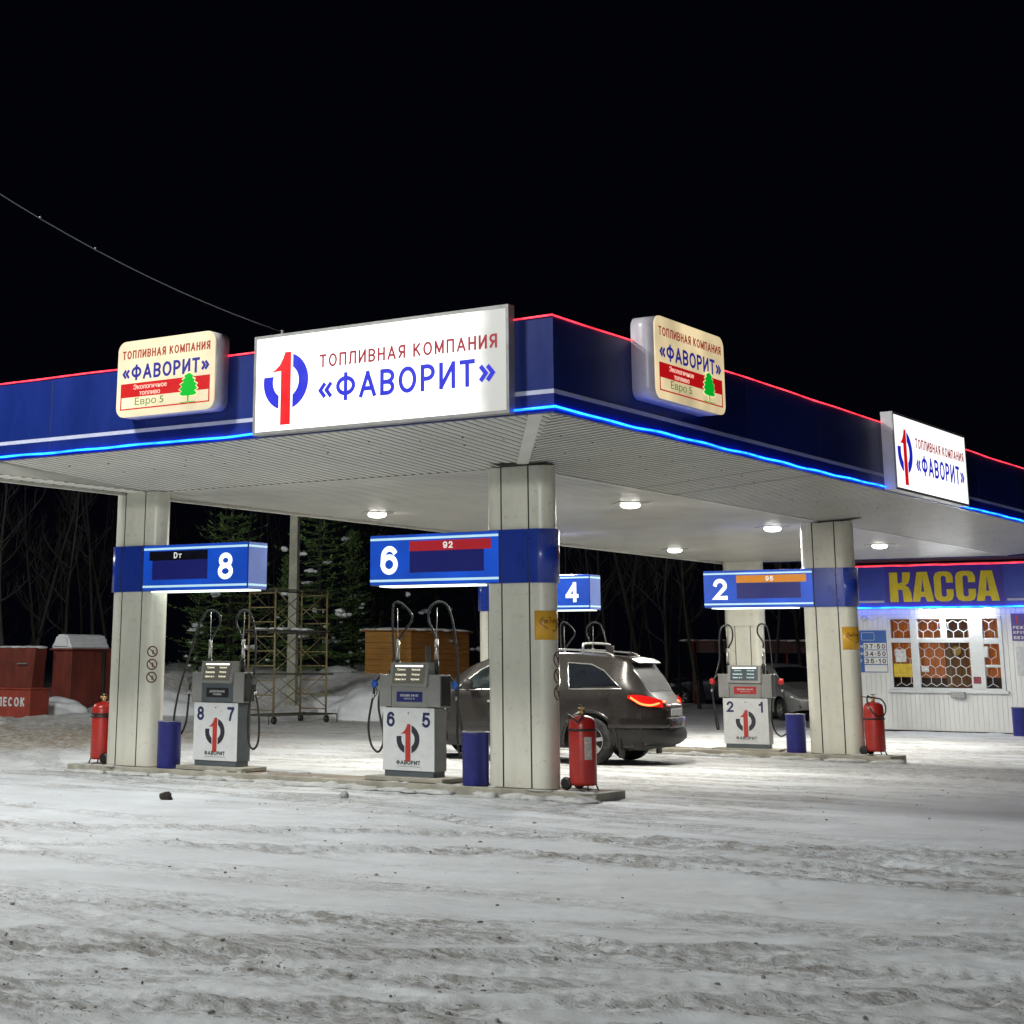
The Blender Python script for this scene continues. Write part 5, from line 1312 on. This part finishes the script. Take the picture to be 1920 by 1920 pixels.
# ochre cabin
hut = thing('storage_cabin', 'ochre yellow wooden cabin with snow on its roof, behind the pumps', 'cabin', (-17.26, 22.44, 0))
M_och = mat('ochre_boards', (.36, .17, .03), .7, var=.3, scale=3, stretch=(.6, .6, 5)); M_och2 = mat('orange_boards', (.30, .125, .025), .7, var=.3, scale=3, stretch=(.6, .6, 5))
mb = MB()
for k in range(15): mb.bbox(-1.62, 0, 0, .03, k * .16, k * .16 + .155, .004, 1)
mb.build('front_wall', M_och, hut)
mb = MB()
for k in range(15): mb.bbox(-.03, 0, .035, 3.1, k * .16, k * .16 + .155, .004, 1)
mb.build('side_wall', M_och2, hut)
MB().box(-1.62, -.04, 3.06, 3.1, 0, 2.39).box(-1.62, -1.59, .04, 3.05, 0, 2.39).build('rear_wall', M_och2, hut)
MB().bbox(-1.72, .09, -.08, 3.2, 2.40, 2.45, .01, 1).build('roof', M_och2, hut)
MB().bbox(.003, .02, .75, 1.02, .9, 2.0, .004, 1).build('grey_panel', M_steel, hut)
MB().blob((.08, 2.0, 2.15), (.08, .07, .07), 2, 1, .1).build('wall_light', M_steel, hut)
mb = MB()
for k in range(12): mb.blob((-.85 + .7 * math.sin(k * 2.1), .2 + k * .24, 2.455), (.5, .4, .05), 2, k, .2)
mb.build('snow_cap', M_snowcap, hut)['kind'] = 'stuff'
# concrete pole
t = thing('utility_pole', 'pale concrete utility pole behind the scaffold tower', 'pole', (-18.75, 18.9, 0))
vs = []; 
for z, w in ((-.3, .125), (4, .115), (10.5, .09)): vs += [(-w, -w, z), (w, -w, z), (w, w, z), (-w, w, z)]
MB().add(vs, [(4 * a + i, 4 * a + (i + 1) % 4, 4 * a + 4 + (i + 1) % 4, 4 * a + 4 + i) for a in range(2) for i in range(4)] + [(8, 9, 10, 11)]).build('shaft', M_concpole, t)
MB().box(-.7, .7, -.05, .05, 10.0, 10.1).build('cross_arm', M_steel, t)
t.rotation_euler.z = R(20)
# scaffold tower
sc_ = thing('scaffold_tower', 'yellow tubular scaffold tower on castors beside the snow bank', 'scaffold', (-16.58, 15.45, 0))
M_sc = mat('yellow_scaffold_paint', (.20, .16, .07), .5, var=.5, scale=5); M_scd = mat('dull_scaffold', (.07, .065, .05), .6, var=.5, scale=5)
LY, LX, HH = 2.15, -.85, 3.36
for (x, y) in ((0, 0), (0, LY), (LX, LY), (LX, 0)):
    p = MB().tube([(x, y, .16), (x, y, HH)], .028, 8).build('post', M_sc, sc_)
    MB().lathe([(0, -.03), (.09, -.03), (.10, 0), (.09, .03), (0, .03)], (x, y + .03, .10), 14, 'x').build('castor', M_black, p)
for y in (0, LY):
    mb = MB()
    for z in np.arange(.35, HH, .36): mb.tube([(0, y, z), (LX, y, z)], .018, 6)
    mb.build('ladder_frame', M_sc, sc_)
for x in (0, LX):
    mb = MB()
    for z0, z1 in ((.35, 1.25), (1.25, 2.28), (2.28, 3.3)):
        mb.tube([(x, 0, z0 + .05), (x, LY / 2, (z0 + z1) / 2 + .1)], .012, 6).tube([(x, LY, z0 + .05), (x, LY / 2, (z0 + z1) / 2 + .1)], .012, 6)
        mb.tube([(x, 0, z1 + .0), (x, LY / 2, (z0 + z1) / 2 - .1)], .012, 6).tube([(x, LY, z1), (x, LY / 2, (z0 + z1) / 2 - .1)], .012, 6)
    mb.build('cross_brace', M_sc, sc_)
mb = MB()
for z in (.22, 1.22, 2.25, 3.32):
    for x in (0, LX): mb.tube([(x, -.25, z), (x, LY + .3, z)], .022, 6)
mb.build('ledger', M_scd, sc_)
MB().bbox(LX - .05, .05, -.1, LY + .1, 2.29, 2.33, .005, 1).build('deck', M_scd, sc_)
mb = MB()
for k in range(9): mb.blob((LX * random.random(), LY * random.random(), 2.34), (.16, .2, .035), 2, k, .3)
mb.build('deck_snow', M_snowcap, sc_)['kind'] = 'stuff'
for y in (-.3, LY + .35): MB().tube([(.1, y, .22), (.1, y, .0)], .015, 6).tube([(LX, y, .22), (.1, y, .22)], .018, 6).build('outrigger', M_scd, sc_)
# red boxes on the left
M_rbox = mat('red_box_paint', (.30, .045, .025), .6, var=.3, scale=4); M_rust = mat('rusty_red_steel', (.17, .030, .018), .7, var=.5, scale=3, stretch=(1, 1, .4))
t = thing('sand_box', 'red fire sand box with white lettering at the left edge', 'sand box', (-23.15, 13.41, 0))
t.rotation_euler.z = R(8)
MB().bbox(-1.7, 0, 0, .8, .0, .76, .01, 1).build('box_body', M_rbox, t)
MB().bbox(-1.74, .04, -.04, .84, .765, .81, .01, 1).build('lid', M_rbox, t)
MB().box(-1.62, -.10, -.006, -.0005, .05, .70).build('face_panel', M_rbox, t)
text('ПЕСОК', -.62, .45, .90, .24, M_white, t, -.011, wt=.2, gap=.2)
t = thing('fire_cabinet', 'dull red wooden cabinet standing behind the sand box', 'cabinet', (-25.3, 15.5, 0)); t.rotation_euler.z = R(8)
MB().prism([(-1.9, 0), (-.10, 0), (.03, 1.86), (-1.9, 1.86)], 0, .5, 'xz').build('cabinet_body', M_rust, t)
MB().bbox(-.55, -.2, -.10, -.002, 1.40, 1.44, .01, 1).build('handle', M_steel, t)
mb = MB()
for k in range(6): mb.blob((-1.7 + k * .32, .25, 1.87), (.28, .3, .04), 2, k, .25)
mb.build('snow_cap', M_snowcap, t)['kind'] = 'stuff'
t = thing('metal_shed', 'rusty red metal shed with a thick snow cap at the left', 'shed', (-24.60, 16.25, 0))
MB().bbox(-.75, 0, 0, 1.95, 0, 1.79, .012, 1).build('shed_body', M_rust, t)
MB().tube([(.03, 1.25, 0), (.03, 1.25, 1.8)], .05, 8).build('pipe', M_seam, t)
MB().bbox(-.82, .08, -.08, 2.05, 1.795, 1.85, .01, 1).build('roof', M_rust, t)
mb = MB(); mb.prism([(-.84, 1.852), (.1, 1.852), (-.05, 1.93), (-.1, 2.16), (-.25, 2.24), (-.6, 2.23), (-.72, 1.95)], -.08, 1.5, 'xz')
o = mb.build('snow_cap', M_snowcap, t); bm = bmesh.new(); bm.from_mesh(o.data); bmesh.ops.bevel(bm, geom=bm.edges[:], offset=.06, segments=3, affect='EDGES'); bm.to_mesh(o.data); bm.free()
# little shelter and green shed at the back
t = thing('shelter', 'low flat roofed shelter on thin posts with a red fascia at the back', 'shelter', (-14.6, 35.6, 0)); rot2(t, 1330)
MB().bbox(-.35, 4.6, -.2, 2.2, 2.25, 2.30, .01, 1).build('roof', M_rust, t)
MB().box(.0, 4.6, -.17, -.12, 1.90, 2.245).build('fascia', mat('dark_red_board', (.06, .012, .012), .6, var=.6), t)
for x in (-.1, 1.5, 3.0, 4.5):
    for y in (-.1, 2.1): MB().tube([(x, y, 0), (x, y, 2.25)], .05, 7).build('post', M_rust, t)
mb = MB()
for k in range(14): mb.blob((-.2 + k * .36, .6 + .5 * math.sin(k), 2.31), (.4, .9, .04), 2, k, .2)
mb.build('snow_cap', M_snowcap, t)
t = thing('corrugated_shed', 'green corrugated shed with snow on its roof, beside the kiosk', 'shed', (-9.0, 38.6, 0)); rot2(t, 1480)
mb = MB()
for k in range(26): mb.bbox(k * .12, k * .12 + .07, -.03, .02, 0, 2.25, .008, 1); mb.box(k * .12 + .07, k * .12 + .12, .0, .02, 0, 2.25)
mb.build('front_wall', mat('green_corrugated', (.12, .17, .15), .5, var=.25), t)
MB().box(0, 3.1, .021, 2.4, 0, 2.2).build('shed_body', M_steel, t)
mb = MB().prism([(-.25, 2.25), (3.3, 2.25), (3.3, 2.75), (1.4, 2.72), (.4, 2.5)], -.25, 2.5, 'xz'); mb.build('snow_cap', M_snowcap, t)
# heaps
def heap(label, x, y, rx, ry, rz_, seed, name='snow_heap'):
    o = MB().blob((0, 0, 0), (rx, ry, rz_), 4, seed, .16).build(name, M_snowcap, None, (x, y, 0)); rot2(o, 600); tag(o, label, 'snow heap'); return o
heap('big smooth snow heap between the scaffold and the ochre cabin', -16.8, 20.0, 1.7, 1.2, .85, 3)
heap('low snow heap behind pump 8 and 7', -21.5, 16.4, 1.6, 1.0, .7, 5)
heap('small snow heap between the sand box and the metal shed', -24.0, 15.2, .9, .6, .5, 8)
heap('broad snow heap behind the ochre cabin', -20.0, 23.5, 2.2, 1.5, 1.2, 9)
o = MB().blob((0, 0, 0), (.075, .06, .05), 2, 12, .35).build('stone', mat('dark_stone', (.03, .027, .022), .9, bump=.5), None, (-2.96, -3.22, .03)); tag(o, 'small dark stone lying on the snow in front of pump 8 and 7', 'stone')
o = MB().blob((0, 0, 0), (.07, .05, .045), 2, 19, .35).build('ice_lump', mat('grey_ice', (.35, .35, .34), .6, bump=.5), None, (-1.45, -1.75, .03)); tag(o, 'small grey lump of ice on the snow in front of pump 6 and 5', 'ice lump')

# street lamps outside the frame; they light the yard and the fronts of the columns
def street_lamp(label, loc, hgt, ang, P):
    t = thing('street_lamp', label, 'street lamp', loc, ang, 'street lamps along the road')
    MB().tube([(0, 0, -.2), (0, 0, hgt)], [.12, .08], 10).build('pole', M_concpole, t)
    MB().tube(crom([(0, 0, hgt - .1), (.25, 0, hgt + .25), (.95, 0, hgt + .3)], 5), .03, 8).build('arm', M_steel, t)
    hd = MB().bbox(.9, 1.45, -.14, .14, hgt + .24, hgt + .36, .03, 2).build('lamp_head', M_steel, t)
    MB().box(.95, 1.4, -.10, .10, hgt + .225, hgt + .239).build('lens', em('street_lamp_lens', (.95, 1, .9), 20), hd)
    ld = bpy.data.lights.new('street_light', 'POINT'); ld.energy = P; ld.shadow_soft_size = .9; ld.color = (.985, 1.0, .975)
    lo = bpy.data.objects.new('lamp', ld); COL.objects.link(lo); lo.parent = t; lo.location = (1.18, 0, hgt + .1)
    return t
street_lamp('tall street lamp left of the yard with a wire to the canopy', (-7.1, -11.2, 0), 11.8, R(50), STREET_W)
street_lamp('street lamp left of the yard near the red sand box', (-25.5, 1.5, 0), 9.0, R(30), STREET_W * .30)
street_lamp('street lamp across the road behind the photographer', (13, -46, 0), 9.5, R(100), STREET_W * 2.6)
A_, B_ = Vector((-1.61, -2.9, 0)), Vector((-8.5, -13.3, 0)); pts = []
for k in range(31):
    q = .8 * k / 30; p = A_.lerp(B_, q); pts.append(Vector((p.x, p.y, 5.46 + 3.19 * q + 6.27 * q * q)))
o = MB().tube(pts, .006, 6).build('overhead_wire', mat('wire', (.12, .12, .12), .6)); tag(o, 'thin overhead wire running down to the front of the canopy', 'wire')
MB().tube([(-1.61, -2.9, HF - .06), (-1.61, -2.9, HF + .30)], .02, 6).build('wire_bracket', M_steel, o)
for k in (7, 9): MB().blob(tuple(pts[k] + Vector((0, 0, .015))), .014, 1, k).build('clip', M_steel, o)

# ------------------------------------------------------------------ trees
M_bark = mat('bark', (.016, .014, .012), .9, var=.5, scale=8, stretch=(1, 1, .2)); M_birch = mat('pale_bark', (.040, .037, .034), .9, var=.6, scale=5, stretch=(1, 1, .6))
M_needle = [mat('lamplit_spruce_needles', (.20, .32, .10), .6, var=.7, scale=1.3), mat('unlit_spruce_needles', (.014, .026, .011), .6, var=.7, scale=1.3)]  # light put into colour: brighter copy for lamplit spruces, near-black for unlit
def spruce_mesh(seed, h, rad):
    r_ = random.Random(seed); tr = MB().tube([(0, 0, -.3), (r_.uniform(-.05, .05), 0, h * .5), (0, 0, h)], [h * .014, h * .009, .01], 7)
    nd, sn = MB(), MB(); z = h * .05
    def blade(o, d, ln, w):
        sd = d.cross(Vector((r_.uniform(-.6, .6), r_.uniform(-.6, .6), 1))).normalized() * w
        nd.add([o - sd * .6, o + d * ln * .6 - sd, o + d * ln, o + d * ln * .6 + sd, o + sd * .6], [(0, 1, 2, 3, 4)])
    while z < h - .2:
        f = 1 - z / h; Lb = rad * (f ** .8) * r_.uniform(.75, 1.2) + .12; a0 = r_.uniform(0, 6.28); nb = r_.randint(5, 7)
        for k in range(nb):
            a = a0 + k * 6.283 / nb + r_.uniform(-.35, .35); L = Lb * r_.uniform(.55, 1.15); ca, sa = math.cos(a), math.sin(a)
            droop = r_.uniform(.10, .30) if f > .35 else r_.uniform(-.5, -.1); zz = z + r_.uniform(-.08, .08); lift = r_.uniform(.18, .34)
            def P(t): return Vector((ca * L * t, sa * L * t, zz - droop * L * t + lift * L * t * t))
            n = max(3, int(L * 6))
            for i in range(1, n + 1):
                t = i / n; p = P(t); q = P(max(t - .08, 0)); ax = (p - q).normalized(); side = Vector((-sa, ca, 0))
                for s in (-1, 1):   # side twigs, shorter toward the tip, each with a few needle sprays
                    tl = (.10 + .42 * L * (1 - t) * .55) * r_.uniform(.7, 1.2); d = (side * s * r_.uniform(.7, 1) + ax * r_.uniform(.5, 1) + Vector((0, 0, r_.uniform(-.28, .16)))).normalized()
                    blade(p, d, tl, .022)
                    m = max(1, int(tl / .10))
                    for e in range(m):
                        o = p + d * tl * (e + .5) / m
                        for s2 in (-1, 1):
                            d2 = (d * .8 + d.cross(Vector((0, 0, 1))) * s2 * r_.uniform(.5, .9) + Vector((0, 0, r_.uniform(-.35, .25)))).normalized(); blade(o, d2, r_.uniform(.07, .14), .016)
                blade(p, (ax + Vector((r_.uniform(-.3, .3), r_.uniform(-.3, .3), r_.uniform(.1, .7)))).normalized(), r_.uniform(.10, .2), .02)
            blade(P(1), Vector((ca, sa, r_.uniform(.3, .9))).normalized(), .22, .022)
            if r_.random() < .12 and z < h * .55:
                for c in range(r_.randint(1, 3)):
                    p = P(r_.uniform(.6, 1)) + Vector((r_.uniform(-.1, .1), r_.uniform(-.1, .1), .03)); sn.blob(tuple(p), (r_.uniform(.06, .2), r_.uniform(.06, .16), r_.uniform(.04, .10)), 2, int(z * 100) + k + c, .3)
        z += r_.uniform(.22, .38) * (.55 + .6 * f)
    blade(Vector((0, 0, h - .1)), Vector((0, 0, 1)), .4, .02)
    return tr, nd, sn
def spruce_proto(seed, h, rad, nm):
    t = thing('spruce_tree', 'x', 'spruce', (0, 0, 0), 0, 'spruces behind the station')
    tr, nd, sn = spruce_mesh(seed, h, rad); tr.build('trunk', M_bark, t); nd.build('crown', M_needle[nm], t); sn.build('snow_clumps', M_snowcap, t)['kind'] = 'stuff'; return t
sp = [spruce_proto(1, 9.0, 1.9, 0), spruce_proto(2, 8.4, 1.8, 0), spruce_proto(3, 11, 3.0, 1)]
first = set()
def put_spruce(i, px, D, rz, lab, s=1):
    x, y = polar(px, D); z = gh(x, y) - .1
    if i not in first: first.add(i); o = sp[i]; o.location = (x, y, z); o.rotation_euler.z = rz; o['label'] = lab
    else: o = dup(sp[i], (x, y, z), rz, lab)
    o.scale = (s, s, s); return o
put_spruce(0, 610, 52.5, .4, 'tall green spruce right of the concrete pole, behind the scaffold', .88)
put_spruce(1, 447, 55, 1.2, 'green spruce behind the number 8 sign', .95)
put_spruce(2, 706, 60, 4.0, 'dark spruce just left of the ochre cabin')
put_spruce(1, 548, 53.2, 5.0, 'short bushy spruce low behind the scaffold tower', .42)
put_spruce(0, 668, 54.5, 2.5, 'half height spruce between the scaffold and the cabin', .5)
put_spruce(1, 392, 53, .1, 'low snow dusted spruce behind pump 8 and 7', .40)
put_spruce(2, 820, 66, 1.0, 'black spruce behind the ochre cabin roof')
def bare_mesh(seed, h):
    r_ = random.Random(seed); tr, br = MB(), MB()
    P = [Vector((0, 0, -.3))]; d = Vector((r_.uniform(-.08, .08), r_.uniform(-.08, .08), 1)); n = 9
    for k in range(n): d = (d + Vector((r_.uniform(-.09, .09), r_.uniform(-.09, .09), .12))).normalized(); P.append(P[-1] + d * h / n)
    r0 = h * .0085; tr.tube(P, [r0 * (1 - .85 * k / n) for k in range(n + 1)], 7)
    def grow(p, d, L, r, lvl):
        pts = [p]; 
        for k in range(4): d = (d + Vector((r_.uniform(-.22, .22), r_.uniform(-.22, .22), r_.uniform(-.02, .2)))).normalized(); pts.append(pts[-1] + d * L / 4)
        br.tube(pts, [r, r * .8, r * .6, r * .42, r * .2], 4 if lvl else 5, False)
        if lvl < 2:
            for k in range(3 if lvl else 4):
                q = pts[1].lerp(pts[-1], r_.random()); e = (d + Vector((r_.uniform(-.9, .9), r_.uniform(-.9, .9), r_.uniform(-.1, .6)))).normalized(); grow(q, e, L * r_.uniform(.35, .6), r * .5, lvl + 1)
    for k in range(13):
        t = r_.uniform(.25, .98); i = min(int(t * n), n - 1); p = P[i].lerp(P[i + 1], t * n - i); a = r_.uniform(0, 6.28)
        grow(p, Vector((math.cos(a), math.sin(a), r_.uniform(.35, 1.2))).normalized(), h * r_.uniform(.12, .26) * (1.15 - t * .7), r0 * .42 * (1.1 - t * .7), 0)
    return tr, br
bp_ = []
for s in range(5):
    t = thing('bare_tree', 'bare leafless tree in the dark wood behind the station', 'tree', (0, 0, 0), 0, 'bare trees in the dark wood')
    tr, br = bare_mesh(20 + s, 8 + s * .6); tr.build('trunk', M_birch if s % 2 else M_bark, t); br.build('branches', M_birch if s % 2 else M_bark, t); bp_.append(t)
used = set(); rnd = random.Random(12)
spots = [(px, rnd.uniform(56, 66)) for px in (-120, -60, 12, 60, 92, 118, 150, 175, 205, 240, 300, 1085, 1120, 1165, 1195, 1215, 1232, 1255, 1290, 1302, 1330, 1352, 1385, 1420, 1462, 1490)] + [(rnd.uniform(-150, 1560), rnd.uniform(66, 86)) for _ in range(44)]
for k, (px, D) in enumerate(spots):
    x, y = polar(px + rnd.uniform(-6, 6), D); i = k % 5
    if k < 5: o = bp_[i]; o.location = (x, y, gh(x, y) - .05); o.rotation_euler.z = rnd.uniform(0, 6)
    else: o = dup(bp_[i], (x, y, gh(x, y) - .05), rnd.uniform(0, 6))
    q = rnd.uniform(.8, 1.08); o.scale = (q, q, q)
